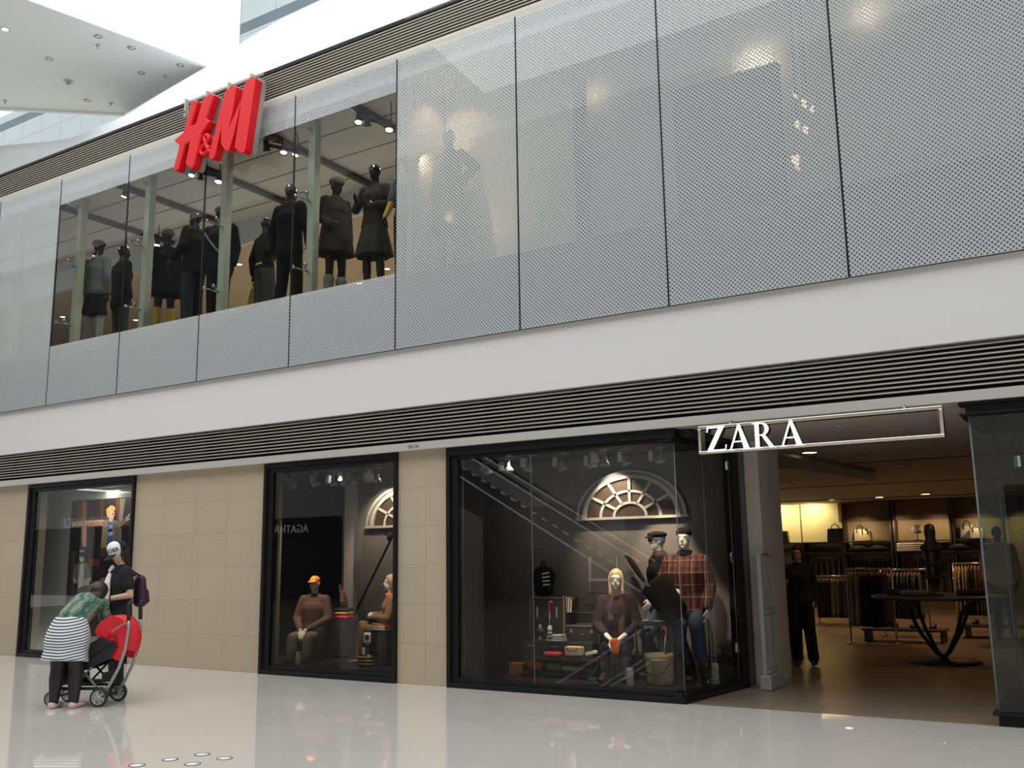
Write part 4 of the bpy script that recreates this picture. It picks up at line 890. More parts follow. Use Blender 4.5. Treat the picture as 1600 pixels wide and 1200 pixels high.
# ============================================================ CONTENTS OF THE DISPLAY WINDOWS
mat('wool_plum', (.016, .006, .009), .95); mat('scarf_plum', (.055, .022, .028), .95, bump=.3, vscale=70); mat('jacket_brown', (.10, .05, .037), .85); mat('trouser_khaki', (.12, .09, .05), .9)
mat('cap_orange', (.75, .28, .04), .7); mat('neck_orange', (.7, .12, .02), .8); mat('cardigan_tan', (.20, .11, .06), .9); mat('leather_black', (.02, .018, .018), .35); mat('leather_brown', (.035, .015, .009), .35)
mat('trunk_dark', (.035, .03, .028), .5); mat('trunk_edge', (.30, .24, .16), .4, metal=.3); mat('paper_white', (.75, .75, .72), .6); mat('red_pink', (.75, .06, .12), .5); mat('green_cloth', (.13, .24, .04), .8)
mat('orange_box', (.38, .11, .02), .6); mat('orange_cloth', (.65, .13, .03), .7); mat('tan_leather', (.55, .43, .27), .5); mat('barrel_wood', (.30, .23, .13), .6); mat('barrel_in', (.80, .42, .12), .6); mat('label_yellow', (.50, .42, .16), .6)
mat('glass_shine', (.5, .6, .7), .1, metal=.8); mat('basket_stripe', (.28, .14, .05), .7)
def plaid(name):
    m = bpy.data.materials.new(name); m.use_nodes = True; nt = m.node_tree; b = nt.nodes['Principled BSDF']; s = sepxyz(nt)
    def stripe(o, k, w, ph=0): return math_node(nt, 'LESS_THAN', math_node(nt, 'FRACT', math_node(nt, 'ADD', math_node(nt, 'MULTIPLY', o, k), ph)), w)
    c = mixrgb(nt, stripe(s[0], 16, .45), (.15, .03, .02), (.03, .012, .012)); c = mixrgb(nt, math_node(nt, 'MULTIPLY', stripe(s[2], 16, .45), 0.6), c, (.03, .02, .02))
    c = mixrgb(nt, math_node(nt, 'MULTIPLY', stripe(s[0], 8, .07, .3), .45), c, (.42, .33, .25)); c = mixrgb(nt, math_node(nt, 'MULTIPLY', stripe(s[2], 8, .07, .3), .45), c, (.42, .33, .25))
    nt.links.new(c, b.inputs['Base Color']); b.inputs['Roughness'].default_value = .9; MATS[name] = m
plaid('plaid_red')
FZ = .10
def addmb(a, b2):
    n0 = len(a.v); a.v += b2.v; a.f += [tuple(i + n0 for i in f) for f in b2.f]; a.m += b2.m; a.s += b2.s; return a
def perch(H, dz, dummy=0, **o):
    base = joints(1.75, False); K = {}; D_ = V((0, 0, dz))
    for k in ('pelvis', 'waist', 'chest', 'top', 'neck', 'head', 'shL', 'shR', 'elL', 'elR', 'wrL', 'wrR', 'hpL', 'hpR'): K[k] = base[k] + D_
    for k, v in o.items(): K[k] = V(v) + (D_ if k[:2] in ('el', 'wr') else V((0, 0, 0)))
    for n, k in (('L', 1), ('R', -1)):
        K['kn' + n] = V((k * .10 + .05, -.24 if k > 0 else -.18, .43)); K['an' + n] = V((k * .09 + .12, -.20 if k > 0 else -.06, .075)); K['to' + n] = V((k * .10 + .14, -.36 if k > 0 else -.22, .03))
    return joints(H, False, **K)
# the standing pair by the corner
p = onY(1076, 1000, 9.66)
r = figure('mannequin', (p.x, 9.66, FZ + .012), radians(8), 'white mannequin in a black beanie, plaid jacket and dark jeans by the window corner')
J = perch(1.76, -.20, elR=(-.27, .02, 1.16), wrR=(-.17, -.14, 1.08), hdR=(1, -.4, .1), elL=(.25, .02, 1.14), wrL=(.23, -.08, .92), hdL=(-.05, -.2, -1), dummy=0)
put(bodyblob(J), 'body', 'mannequin_white', r, .009, 2); put(g_top(J, .025, .97, hem=.35), 'jacket', 'plaid_red', r); put(g_trousers(J, .008), 'jeans', 'denim_dark', r); put(g_shoes(J, .012, .3), 'boots', 'leather_black', r, .009)
b = MB(); c, ri, f, u, s = hframe(J); b.ell(c + u * .06 - f * .012, .083, .098, .062, ax=(ri, f, u)); put(b, 'beanie', 'knit_black', r, .009)
b = MB(); b.lathe([(.085, 0), (.09, .03), (.075, .07), (.06, .075)], J['top'] * .7 + J['neck'] * .3, 18); put(b, 'neck_scarf', 'knit_black', r, .01)
b = MB(); b.cap_seg(J['wrR'] + V((-.10, -.10, .10)), J['wrR'] + V((.12, -.12, -.22)), .17, .05, .14, .045); put(b, 'folded_garment', 'knit_black', r, .012)
p = onY(1035, 1000, 9.98)
r = figure('mannequin', (p.x + .0, 9.98, FZ + .012), radians(-45), 'white mannequin in a flat cap and sunglasses, in profile behind the plaid jacket')
J = perch(1.72, -.18, elL=(.24, -.04, 1.15), wrL=(.22, -.18, 1.0), hdL=(0, -.6, -.7))
put(bodyblob(J), 'body', 'mannequin_white', r, .009, 2); put(g_top(J, .02, .97, hem=.3), 'jacket', 'coat_charcoal', r); put(g_trousers(J, .008), 'trousers', 'denim_dark', r); put(g_shoes(J, .01), 'shoes', 'leather_black', r, .01)
b = MB(); c, ri, f, u, s = hframe(J); b.ell(c + u * .068 - f * .0, .098, .115, .042, ax=(ri, f, u)); b.cap_seg(c + u * .045 + f * .07, c + u * .035 + f * .135, .07, .012, .055, .008, side=ri); put(b, 'flat_cap', 'knit_black', r, .008)
b = MB(); b.cap_seg(c + u * .01 + f * .088 - ri * .035, c + u * .01 + f * .088 + ri * .035, .02, .012, .02, .012, side=u); b.limb(c + u * .012 + f * .08 + ri * .06, c + u * .01 - f * .01 + ri * .075, .005, .005); b.build('sunglasses', 'leather_black', r)
b = MB(); b.lathe([(.08, 0), (.09, .03), (.07, .07), (.055, .08)], J['top'] * .7 + J['neck'] * .3, 18); put(b, 'neck_scarf', 'scarf_plum', r, .01)
def sitjoints(H, fem, seat, **o):
    """seated on a box whose top is at height seat above the feet; pelvis directly above the seat"""
    s = H / 1.75; z0 = seat / s
    dz = z0 + .10 - .93
    base = joints(1.75, fem); K = {}
    for k in ('pelvis', 'waist', 'chest', 'top', 'neck', 'head', 'shL', 'shR'): K[k] = base[k] + V((0, 0, dz))
    for n, k in (('L', 1), ('R', -1)):
        K['hp' + n] = V((k * .09, 0, z0 + .08)); K['kn' + n] = V((k * .12, -.42, z0 + .06)); K['an' + n] = V((k * .12, -.46, .075)); K['to' + n] = V((k * .13, -.62, .03))
        K['el' + n] = K['sh' + n] + V((k * .08, -.06, -.27)); K['wr' + n] = V((k * .04, -.36, z0 + .16)); K['hd' + n] = V((-k * .3, -.5, -.8)); K['pn' + n] = V((0, .5, -.5))
    K.update(o); return joints(H, fem, **K)
# seated blonde mannequin
p = onY(962, 960, 9.62)
r = figure('mannequin', (p.x, 9.66, FZ + .012), radians(20), 'seated white mannequin with straight blond hair, plum scarf and dark top')
J = sitjoints(1.66, True, .25)
put(bodyblob(J), 'body', 'mannequin_white', r, .009, 2); put(g_top(J, .018, .80, hem=-.1), 'top', 'wool_plum', r); put(g_trousers(J, .006), 'trousers', 'knit_black', r); put(g_shoes(J, .012, .6), 'boots', 'leather_brown', r, .009)
put(g_hair(J, .20, .014), 'hair', 'hair_blond', r, .009)
b = MB(); t = J['top']; b.lathe([(.075, 0), (.095, .02), (.09, .055), (.06, .07)], t + V((0, -.005, .0)), 18); b.cap_seg(t + V((.06, -.085, .0)), t + V((.055, -.15, -.36)), .03, .015, .04, .014); b.cap_seg(t + V((-.05, -.085, .0)), t + V((-.06, -.14, -.22)), .03, .015, .035, .014)
put(b, 'scarf', 'scarf_plum', r, .009)
b = MB(); b.cap_seg((.0, -.40, .40), (.02, -.43, .28), .05, .03, .035, .02); o = put(b, 'red_gloves', 'neck_orange', r, .009)
def boxthing(name, lab, cat, m, x0, x1, y0, y1, Y, dep, edge=None, bev=.008, handle=None, latches=False):
    a, c = onY(x0, y1, Y), onY(x1, y0, Y); z0 = max(a.z, FZ); w = c.x - a.x; h = c.z - z0
    r = thing(name, (a.x + w / 2, Y + dep / 2, z0), lab, cat)
    b = MB(); b.box(-w / 2, w / 2, -dep / 2, dep / 2, .001, h); b.build('box_body', m, r, bevel=bev)
    if edge:
        b = MB(); e = .006
        for xa in (-w / 2, w / 2 - .015): b.box(xa - e * .5, xa + .015 + e * .5, -dep / 2 - e, -dep / 2, 0, h)
        for zz in (0, h - .012): b.box(-w / 2, w / 2, -dep / 2 - e, -dep / 2, zz, zz + .012)
        b.build('edge_trim', edge, r)
    if latches:
        for k in (-.28, .28): b = MB(); b.box(w * k - .012, w * k + .012, -dep / 2 - .012, -dep / 2, h * .55, h * .78); b.build('latch', 'brushed_steel', r, bevel=.002)
        b = MB(); b.tube([(-.05, -dep / 2, h * .5), (-.045, -dep / 2 - .03, h * .5), (.045, -dep / 2 - .03, h * .5), (.05, -dep / 2, h * .5)], .006, 6); b.build('handle', 'leather_black', r)
    return r, w, h
# low drawer units
def drawers(lab, x0, x1, ytop, Y, dep, cols, rows):
    a, c = onY(x0, 1060, Y), onY(x1, ytop, Y); w = c.x - a.x; h = c.z - FZ
    r = thing('drawer_unit', (a.x + w / 2, Y + dep / 2, FZ), lab, 'cabinet'); b = MB(); b.box(-w / 2, w / 2, -dep / 2, dep / 2, 0.001, h); b.build('carcass', 'plinth_black', r, bevel=.004)
    for i in range(cols):
        for j in range(rows):
            x = -w / 2 + w * i / cols; z = h * j / rows
            b = MB(); b.box(x + .01, x + w / cols - .01, -dep / 2 - .012, -dep / 2, z + .01, z + h / rows - .008); d_ = b.build('drawer', 'trunk_dark', r, bevel=.003)
            b = MB(); cx = x + w / cols / 2; zz = z + h / rows * .55
            b.tube([(cx - .05, -dep / 2 - .01, zz), (cx - .05, -dep / 2 - .035, zz), (cx + .05, -dep / 2 - .035, zz), (cx + .05, -dep / 2 - .01, zz)], .004, 6); b.build('handle', 'brushed_steel', d_)
    return r, h
_, dh = drawers('long low black drawer unit carrying the trunks in the corner window', 812, 925, 1004, 9.50, .55, 3, 3)
_, dh2 = drawers('black drawer unit the blonde mannequin sits on', 928, 1000, 1024, 9.62, .45, 2, 2)
boxthing('suitcase', 'dark suitcase lying closed on the drawer unit beside the blonde mannequin', 'suitcase', 'trunk_dark', 881, 937, 978, 1003, 9.6, .40, 'trunk_edge', .01, latches=True)
boxthing('open_case', 'open dark case with a pale edge standing behind the suitcase', 'case', 'trunk_dark', 883, 958, 957, 978, 9.95, .05, 'trunk_edge')
boxthing('trunk', 'open upright trunk below the black torso form, with a pale metal edge', 'trunk', 'trunk_dark', 829, 882, 933, 1003, 9.75, .30, 'trunk_edge', latches=True)
# torso form
p = onY(847, 935, 9.85)
r = thing('torso_form', (p.x, 9.9, p.z + .01), 'black headless torso form with a striped flag patch, standing on the trunk', 'torso form')
b = MB(); b.cap_seg((0, 0, .08), (0, 0, .12), .135, .075, .125, .065); b.cap_seg((0, 0, .12), (0, 0, .24), .125, .065, .165, .08); b.cap_seg((0, 0, .24), (0, 0, .31), .165, .08, .12, .05); b.limb((0, 0, .30), (0, 0, .375), .04, .038); put(b, 'torso_body', 'knit_black', r, .009)
b = MB(); b.limb((0, 0, .37), (0, 0, .395), .042, .03); b.build('neck_cap', 'leather_black', r)
b = MB()
for i in range(4): b.cap_seg((.03, -.085 + .006 * i, .27 - .042 * i), (.105, -.065 + .006 * i, .285 - .045 * i), .008, .004, .008, .004, side=(0, 0, 1), n=8)
b.build('stripe_patch', 'paper_white', r)
# books
cols_ = [('book_green', (.08, .16, .06)), ('book_yellow', (.55, .42, .06)), ('book_cream', (.55, .5, .4)), ('book_brown', (.12, .06, .03))]
for k, (nm, cc) in enumerate(cols_):
    mat(nm, cc, .6); a = onY(884.5 + k * 3.7, 957, 9.85)
    b = MB(); b.box(-.011, .011, -.07, .07, 0, .19 - .012 * k); o = b.build('book', nm, bevel=.002); o.location = (a.x, 9.86, onY(884, 957, 9.85).z + .003); o.rotation_euler = (0, radians(2 + k), 0)
    tag(o, 'upright %s book in the row on the raised trunk lid' % nm.split('_')[1], 'book', 'books standing beside the torso form')
    b = MB(); b.box(-.009, .009, -.0705, .066, .004, .186 - .012 * k); b.build('pages', 'paper_white', o)
for k, (nm, wx) in enumerate((('book_cream', .20), ('book_green', .19), ('book_cream', .18))):
    a = onY(872, 1003, 9.55); b = MB(); b.box(-wx / 2, wx / 2, -.06, .06, .0, .022); o = b.build('book', nm, bevel=.002); o.location = (a.x + .0, 9.45 + .07, FZ + dh + .002 + k * .0235); tag(o, ['lowest cream', 'green middle', 'uppermost cream'][k] + ' book lying in the small stack by the watch dial', 'book', 'books lying beside the suitcase')
    b = MB(); b.box(-wx / 2 + .004, wx / 2 + .001, -.061, .055, .004, .018); b.build('pages', 'paper_white', o)
# ladder-like display shelf
p0, p1 = onY(921, 1000, 10.05), onY(965, 870, 10.05)
r = thing('shelf_unit', ((p0.x + p1.x) / 2, 10.08, .66), 'narrow open shelf with pale uprights behind the blonde mannequin', 'shelf'); w = p1.x - p0.x
for k in (-1, 1): b = MB(); b.bar((k * w / 2, 0, -.54), (k * (w / 2 - .02), 0, p1.z - .66), .022, .02, (1, 0, 0)); b.build('upright', 'trim_grey', r)
for z in (.02, .16, .30): b = MB(); b.box(-w / 2, w / 2, -.10, .08, z, z + .012); b.build('shelf_board', 'trunk_dark', r, bevel=.002)
b = MB(); b.box(-w / 2, w / 2, -.02, .0, .44, .47); b.build('cross_bar', 'trim_grey', r)
# watch stand
a = onY(840, 1003, 9.5)
r = thing('watch_stand', (a.x, 9.56, FZ + dh), 'dark round dial on a pale strap, standing left on the drawer unit', 'watch')
b = MB(); b.lathe([(.001, -.012), (.045, -.012), (.05, 0), (.045, .012), (.001, .012)], (0, 0, .09), 20, (0, 1, 0)); b.build('dial_case', 'track_black', r); b = MB(); b.lathe([(.001, -.014), (.036, -.014), (.001, -.013)], (0, 0, .09), 20, (0, 1, 0)); b.build('dial', 'coat_grey', r)
b = MB(); b.box(-.014, .014, -.006, .006, .001, .05); b.box(-.014, .014, -.006, .006, .13, .17); b.build('strap', 'box_white', r)
# cane with pink handle in a wrapped stand
a = onY(854.5, 1000, 9.38)
r = thing('umbrella', (a.x, 9.45, FZ + dh), 'slim white umbrella with a pink crook handle standing by the stacked books', 'umbrella')
b = MB(); b.lathe([(.012, .001), (.024, .01), (.026, .15), (.016, .17)], (0, 0, 0), 12); b.build('wrapped_canopy', 'paper_white', r)
b = MB()
for z in (.03, .07, .11): b.lathe([(.0262, z), (.0272, z + .006), (.0262, z + .012)], (0, 0, 0), 12)
b.build('dark_bands', 'knit_black', r)
b = MB(); b.tube([(0, 0, .16), (0, 0, .34)], .005, 6); b.build('shaft', 'paper_white', r); b = MB(); b.tube([(0, 0, .33), (0, 0, .40), (.008, 0, .425), (.025, 0, .43), (.036, 0, .415)], .010, 8); b.build('crook_handle', 'red_pink', r)
# black umbrella hung on the backdrop
a, c = onY(980, 868, 10.22), onY(1015, 921, 10.22)
r = thing('umbrella', a, 'furled black umbrella hung slanting on the backdrop beside the fanlight', 'umbrella'); d = c - a
b = MB(); b.tube([d * .05, d * .15, d * .45, d * .8, d * .97], [.020, .034, .034, .018, .006], 10); b.build('furled_canopy', 'knit_black', r); b = MB(); b.tube([d * .96, d * 1.1], .005, 6); b.build('ferrule', 'bell_grey', r); b = MB(); b.ell((0, 0, 0), .035, .03, .04, 12, 8); b.build('handle_knob', mat('knob_green', (.05, .07, .01), .5), r)
# shelves of small goods in front of the drawers
def pad(name, lab, cat, m, x0, x1, y0, y1, Y, dep, round_=.3):
    a, c = onY(x0, y1, Y), onY(x1, y0, Y); w = c.x - a.x; h = c.z - a.z; z0 = max(a.z, FZ + .005)
    b = MB(); b.box(-w / 2, w / 2, -dep / 2, dep / 2, 0, c.z - z0); o = b.build(name, m, bevel=min(w, h, dep) * round_); o.location = (a.x + w / 2, Y, z0); tag(o, lab, cat); return o
S_ = 9.36
pad('box', 'orange cardboard box at the lower left of the corner window', 'box', 'orange_box', 800, 821, 1036, 1074, S_, .14, .04)
for nm, lab, x0, x1, z_ in (('display_shelf', 'lower thin black shelf in front of the drawer unit', 820, 935, 1048), ('display_shelf', 'upper thin black shelf in front of the drawer unit', 826, 990, 1025)):
    a, c = onY(x0, z_, 9.42), onY(x1, z_, 9.42); b = MB(); b.box(a.x, c.x, 9.27, 9.48, a.z - .012, a.z); o = b.build(nm, 'plinth_black', bevel=.002); tag(o, lab, 'shelf')
    for xx in (a.x + .03, c.x - .03): b = MB(); b.box(xx - .01, xx + .01, 9.44, 9.46, FZ, a.z - .012); b.build('leg', 'plinth_black', o)
o = pad('pouch', 'orange folded pouch on the lower black shelf', 'pouch', 'orange_cloth', 825, 847, 1032, 1045, 9.38, .10); o.rotation_euler.y = radians(12); o.location.z += .012
pad('rolled_cloth', 'green rolled cloth on the lower black shelf', 'cloth', 'green_cloth', 854, 879, 1036, 1047, 9.38, .10, .45)
o = pad('hat', 'tan flat hat at the right end of the lower black shelf', 'hat', 'tan_leather', 881, 907, 1041, 1047.5, 9.38, .14, .45)
pad('folded_scarf', 'bright pink folded scarf on the upper black shelf', 'scarf', 'red_pink', 852, 877, 1019, 1024.5, 9.38, .10, .4)
r, w, h = boxthing('handbag', 'cream leather handbag on the upper black shelf', 'bag', 'tan_leather', 882, 907, 1011, 1024.5, 9.34, .09, None, .012)
b = MB(); b.tube([(-.06, -.05, h * .9), (-.05, -.06, h * .6), (.0, -.062, h * .5), (.05, -.06, h * .6), (.06, -.05, h * .9)], .005, 6); b.build('strap', 'leather_brown', r)
o = pad('booklet', 'open white booklet on the upper black shelf below the blonde mannequin', 'booklet', 'paper_white', 918, 931, 1019, 1024, 9.38, .09, .1); o.rotation_euler.y = radians(-12); o.location.z += .01
r, w, h = boxthing('shopping_bag', 'patterned carrier bag leaning in front of the drawers beside the boots', 'bag', 'coat_grey', 915, 937, 1046, 1076, 9.30, .08, None, .004)
b = MB(); b.prism([(-.06, .05), (.02, .10), (.06, .17), (.07, .14), (.03, .07), (-.04, .02)], lambda u, v, t: (u, t, v), -.044, -.040); b.build('leaf_print', 'green_cloth', r); b = MB(); b.prism([(-.06, .02), (.04, .035), (.05, .01), (-.05, .005)], lambda u, v, t: (u, t, v), -.044, -.040); b.build('blue_print', 'glass_shine', r)
b = MB(); b.tube([(-.04, 0, h), (-.03, 0, h + .06), (.03, 0, h + .06), (.04, 0, h)], .003, 5); b.build('handle', 'leather_black', r)
# barrel bucket with a red cane
a = onY(1023, 1079, 9.16)
r = thing('barrel', (a.x, 9.30, FZ), 'pale wooden bucket with a lit orange inside and a yellow label, near the window corner', 'bucket')
b = MB(); b.lathe([(.001, .001), (.125, .001), (.135, .02), (.145, .26), (.15, .30), (.142, .30), (.135, .27), (.120, .03), (.001, .03)], (0, 0, 0), 32, cap=False); b.build('staves', 'barrel_wood', r)
b = MB(); b.lathe([(.001, .272), (.134, .272), (.001, .278)], (0, 0, 0), 28); b.build('top_tray', 'barrel_in', r)
b = MB(); b.tube([(.15 * cos(t), .15 * sin(t), .25) for t in [2 * pi * i / 24 for i in range(25)]], .006, 6); b.build('hoop', 'brushed_steel', r)
b = MB(); b.rings([[V(((.147 - .01 * (1 - k)) * cos(radians(q)), (.147 - .01 * (1 - k)) * sin(radians(q)), .03 + .2 * k)) for q in (-130, -120, -110, -100)] for k in (0, 1)], close=False, cap=False); b.build('paper_label', 'label_yellow', r)
b = MB(); b.tube([(-.14, -.05, .22), (-.10, -.12, .13), (0, -.158, .09), (.10, -.12, .13), (.14, -.05, .22)], .004, 6); b.build('bail_handle', 'track_black', r)
r2 = thing('cane', (a.x + .04, 9.33, FZ + .28), 'thin white cane with a red-pink crook standing in the wooden bucket', 'cane')
b = MB(); b.tube([(0, 0, .002), (.03, 0, .21)], .004, 6); b.build('shaft', 'paper_white', r2); b = MB(); b.tube([(.03, 0, .20), (.035, 0, .25), (.025, 0, .275), (.0, 0, .28), (-.012, 0, .262), (-.012, 0, .245)], .008, 8); b.build('crook_handle', 'red_pink', r2)
for k, (px, lab) in enumerate(((987, 'white tiered card holder left of the wooden bucket'), (1120, 'white tiered card holder by the return glass'), (467, 'small white card holder at the lower left of the narrow window'))):
    Y = (9.12, 9.6, 9.15)[k]; a = onY(px, (1078, 1072, 1044)[k], Y); r = thing('card_holder', (a.x, Y, FZ), lab, 'card holder'); hh = (.17, .20, .15)[k]
    b = MB(); b.box(-.045, .02, -.01, .01, 0.001, hh); b.build('back_card', 'paper_white', r)
    for j in range(4): b = MB(); b.box(-.04, .032, -.018, -.012, hh * (.1 + .22 * j), hh * (.2 + .22 * j)); b.build('card_strip', 'box_white', r)
# drawn pipes and valve on the backdrop
mat('pipe_black', (.01, .01, .01), .5)
a = onY(1080, 1028, 10.25); r = thing('pipe_decoration', (onY(1132, 1031, 10.27).x, 10.27, onY(1132, 1031, 10.27).z), 'black outlined pipe with a valve wheel on the backdrop by the return glass', 'decoration')
b = MB(); x0 = onY(1012, 1031, 10.27).x - r.location.x; x1 = -3.47 - r.location.x
for z in (-.02, .02): b.box(x0, x1, -.012, 0, z - .006, z + .006)
b.build('pipe_run', 'pipe_black', r)
b = MB(); b.box(-.075, -.062, -.014, 0, -.05, .05); b.box(.062, .075, -.014, 0, -.05, .05); b.box(-.05, .05, -.014, 0, .045, .056); b.box(-.05, -.04, -.014, 0, -.05, .05); b.box(.04, .05, -.014, 0, -.05, .05); b.box(-.008, .008, -.014, 0, .05, .12); b.tube([(.055 * cos(t), -.008, .135 + .02 * sin(t)) for t in [2 * pi * i / 16 for i in range(17)]], .006, 6); b.build('valve', 'pipe_black', r)
r = thing('radiator_decoration', onY(1045, 1010, 10.27), 'black outlined radiator loops on the backdrop behind the standing pair', 'decoration'); r.location.y = 10.27
for k in range(5):
    b = MB(); x = -.36 + k * .2; b.tube([(x - .04, -.008, -.38), (x - .04, -.008, .30), (x, -.008, .36), (x + .04, -.008, .30), (x + .04, -.008, -.38)], .008, 6); b.build('loop', 'pipe_black', r)
# little stand with shiny caps between the girl and the pair
a = onY(1035, 975, 9.75); r = thing('side_table', (a.x - .0, 9.55, FZ), 'small dark table with glossy things on top between the blonde and the plaid jacket', 'table')
b = MB(); b.box(-.2, .2, -.10, .10, .56, .58); b.build('table_top', 'plinth_black', r, bevel=.003)
for k, (i, j) in enumerate(((-.18, -.08), (.18, -.08), (-.18, .08), (.18, .08))): b = MB(); b.box(i - .01, i + .01, j - .01, j + .01, 0.001, .56); b.build('leg', 'plinth_black', r)
for k in range(3):
    b = MB(); b.ell((0, 0, .018), .06, .045, .018, 14, 8); o = b.build('glass_dish', 'glass_shine'); o.location = (a.x - .13 + .13 * k, 9.62, FZ + .581); tag(o, ['left', 'middle', 'right'][k] + ' glossy dish on the small dark table in the corner window', 'dish', 'glossy dishes on the small table')

# ------------------------------ narrow window
def seatbox(lab, x, Y, h, w=.42, d=.40):
    b = MB(); b.box(-w / 2, w / 2, -d / 2, d / 2, 0.001, h); r = b.build('display_box', 'plinth_black', bevel=.006); r.location = (x, Y, FZ); tag(r, lab, 'box')
    b = MB(); b.box(-w / 2 + .03, w / 2 - .03, -d / 2 - .008, -d / 2, .04, h - .04); b.build('front_panel', 'trunk_dark', r, bevel=.003); return r
p = onY(487, 960, 9.65)
seatbox('black box under the seated mannequin in the orange cap', p.x, 9.84, .205)
r = figure('mannequin', (p.x, 9.70, FZ + .012), radians(18), 'seated pale mannequin in an orange cap, brown jacket and khaki trousers')
J = sitjoints(1.60, False, .23)
put(bodyblob(J), 'body', 'mannequin_white', r, .009, 2); put(g_top(J, .02, .95, hem=-.1), 'jacket', 'jacket_brown', r); put(g_trousers(J, .012, .015), 'trousers', 'trouser_khaki', r); put(g_shoes(J, .012, .3), 'boots', 'leather_brown', r, .009)
b = MB(); c, ri, f, u, s = hframe(J); b.ell(c + u * .04 - f * .012, .07, .085, .062, ax=(ri, f, u)); b.cap_seg(c + u * .03 + f * .06, c + u * .02 + f * .125, .058, .010, .045, .007, side=ri); put(b, 'cap', 'cap_orange', r, .007)
b = MB(); t = J['top']; b.cap_seg(t + V((0, -.09, -.02)), t + V((0, -.115, -.22)), .035, .012, .018, .01); put(b, 'shirt_front', 'trouser_khaki', r, .008)
p = onY(606, 960, 9.62)
seatbox('black box under the seated girl mannequin at the right of the narrow window', p.x + .05, 9.82, .26)
r = figure('mannequin', (p.x + .02, 9.66, FZ + .012), radians(-50), 'seated pale girl mannequin with an orange neckerchief and tan cardigan, cut by the window frame')
J = sitjoints(1.50, True, .29, wrL=(.02, -.30, .66), wrR=(-.04, -.30, .70), hdL=(-1, -.2, 0), hdR=(1, -.2, 0), knL=(.08, -.40, .50), knR=(-.08, -.42, .54))
put(bodyblob(J), 'body', 'mannequin_white', r, .009, 2); put(g_top(J, .018, .9, hem=-.1), 'cardigan', 'cardigan_tan', r); put(g_trousers(J, .01), 'trousers', 'trouser_khaki', r); put(g_shoes(J, .01), 'shoes', 'leather_black', r, .009)
put(g_hair(J, .12, .012), 'hair', mat('hair_ash', (.25, .20, .13), .6), r, .009)
b = MB(); b.lathe([(.06, 0), (.08, .02), (.075, .05), (.05, .06)], J['top'] + V((0, -.005, 0)), 16); put(b, 'neckerchief', 'neck_orange', r, .009)
# boom pole
a, c = onY(553, 962, 9.9), onY(613, 838, 9.9)
r = thing('boom_pole', a, 'long black pole slanting across the narrow window to a lamp hook', 'pole'); d = c - a
b = MB(); b.tube([V((0, 0, 0)), d], .016, 8); b.build('pole_shaft', 'track_black', r); b = MB(); b.tube([d, d + V((.03, 0, .05)), d + V((-.02, 0, .10)), d + V((-.10, 0, .09)), d + V((-.12, 0, .03)), d + V((-.07, 0, .0))], .010, 6); b.build('hook', 'track_black', r)
b = MB(); b.limb(d * .98 + V((-.04, 0, .0)), d * .98 + V((.06, 0, .03)), .035, .03); b.build('lamp_head', 'track_black', r)
b = MB(); b.tube([d, d + V((.08, 0, -.1)), d + V((.1, 0, -.4)), V((d.x + .12, 0, FZ - a.z + .01))], .008, 6); b.build('pole_foot', 'track_black', r)
_ = seatbox('wide low dark box in the middle of the narrow window', onY(545, 1000, 9.9).x, 10.0, .50, .55, .3)
zt = FZ + .503
# radio / clock and books
a = onY(573, 1006, 9.3); r, w, h = boxthing('table_clock', 'small silver arched table clock beside the striped basket', 'clock', 'box_white', 567, 580, 989, 1005, 9.32, .05, None, .02)
b = MB(); b.lathe([(.001, -.03), (.032, -.03), (.034, -.026), (.001, -.026)], (0, 0, h * .55), 20, (0, 1, 0)); b.build('dial', 'track_black', r); 
sb = seatbox('short black block under the silver clock', r.location.x, 9.36, r.location.z - FZ - .002, .14, .10)
x_ = onY(592, 984, 9.3).x
sb = seatbox('black block under the red and yellow books', x_, 9.36, onY(592, 985, 9.3).z - FZ, .24, .14)
zb_ = onY(592, 985, 9.3).z
for k, m_ in enumerate(('book_yellow', 'book_red')):
    mat('book_red', (.6, .06, .03), .5); b = MB(); b.box(-.10 + .01 * k, .10, -.05, .05, 0, .024); o = b.build('book', m_, bevel=.002); o.location = (x_, 9.34, zb_ + .003 + k * .026); tag(o, ['yellow book lying under the red one', 'red book lying on the yellow one'][k] + ' in the narrow window', 'book'); b = MB(); b.box(-.09 + .01 * k, .098, -.051, .045, .004, .020); b.build('pages', 'paper_white', o)
a = onY(562, 1052, 9.15); r = thing('basket', (a.x, 9.27, FZ), 'brown basket with yellowish stripes on the floor of the narrow window', 'basket')
b = MB(); b.lathe([(.001, .001), (.10, .001), (.115, .07), (.12, .15), (.112, .15), (.10, .02), (.001, .015)], (0, 0, 0), 24, cap=False, sx=1.0, sy=.7); b.build('basket_wall', 'leather_brown', r)
for z in (.04, .08, .12): b = MB(); b.tube([(.117 * cos(t), .085 * sin(t), z) for t in [2 * pi * i / 24 for i in range(25)]], .006, 6); b.build('stripe', 'label_yellow', r)
b = MB(); b.box(-.05, -.01, -.02, -.016, .12, .23); o = b.build('price_card', 'paper_white'); o.location = (a.x, 9.27, FZ + .0); tag(o, 'white card standing in the striped basket', 'card')
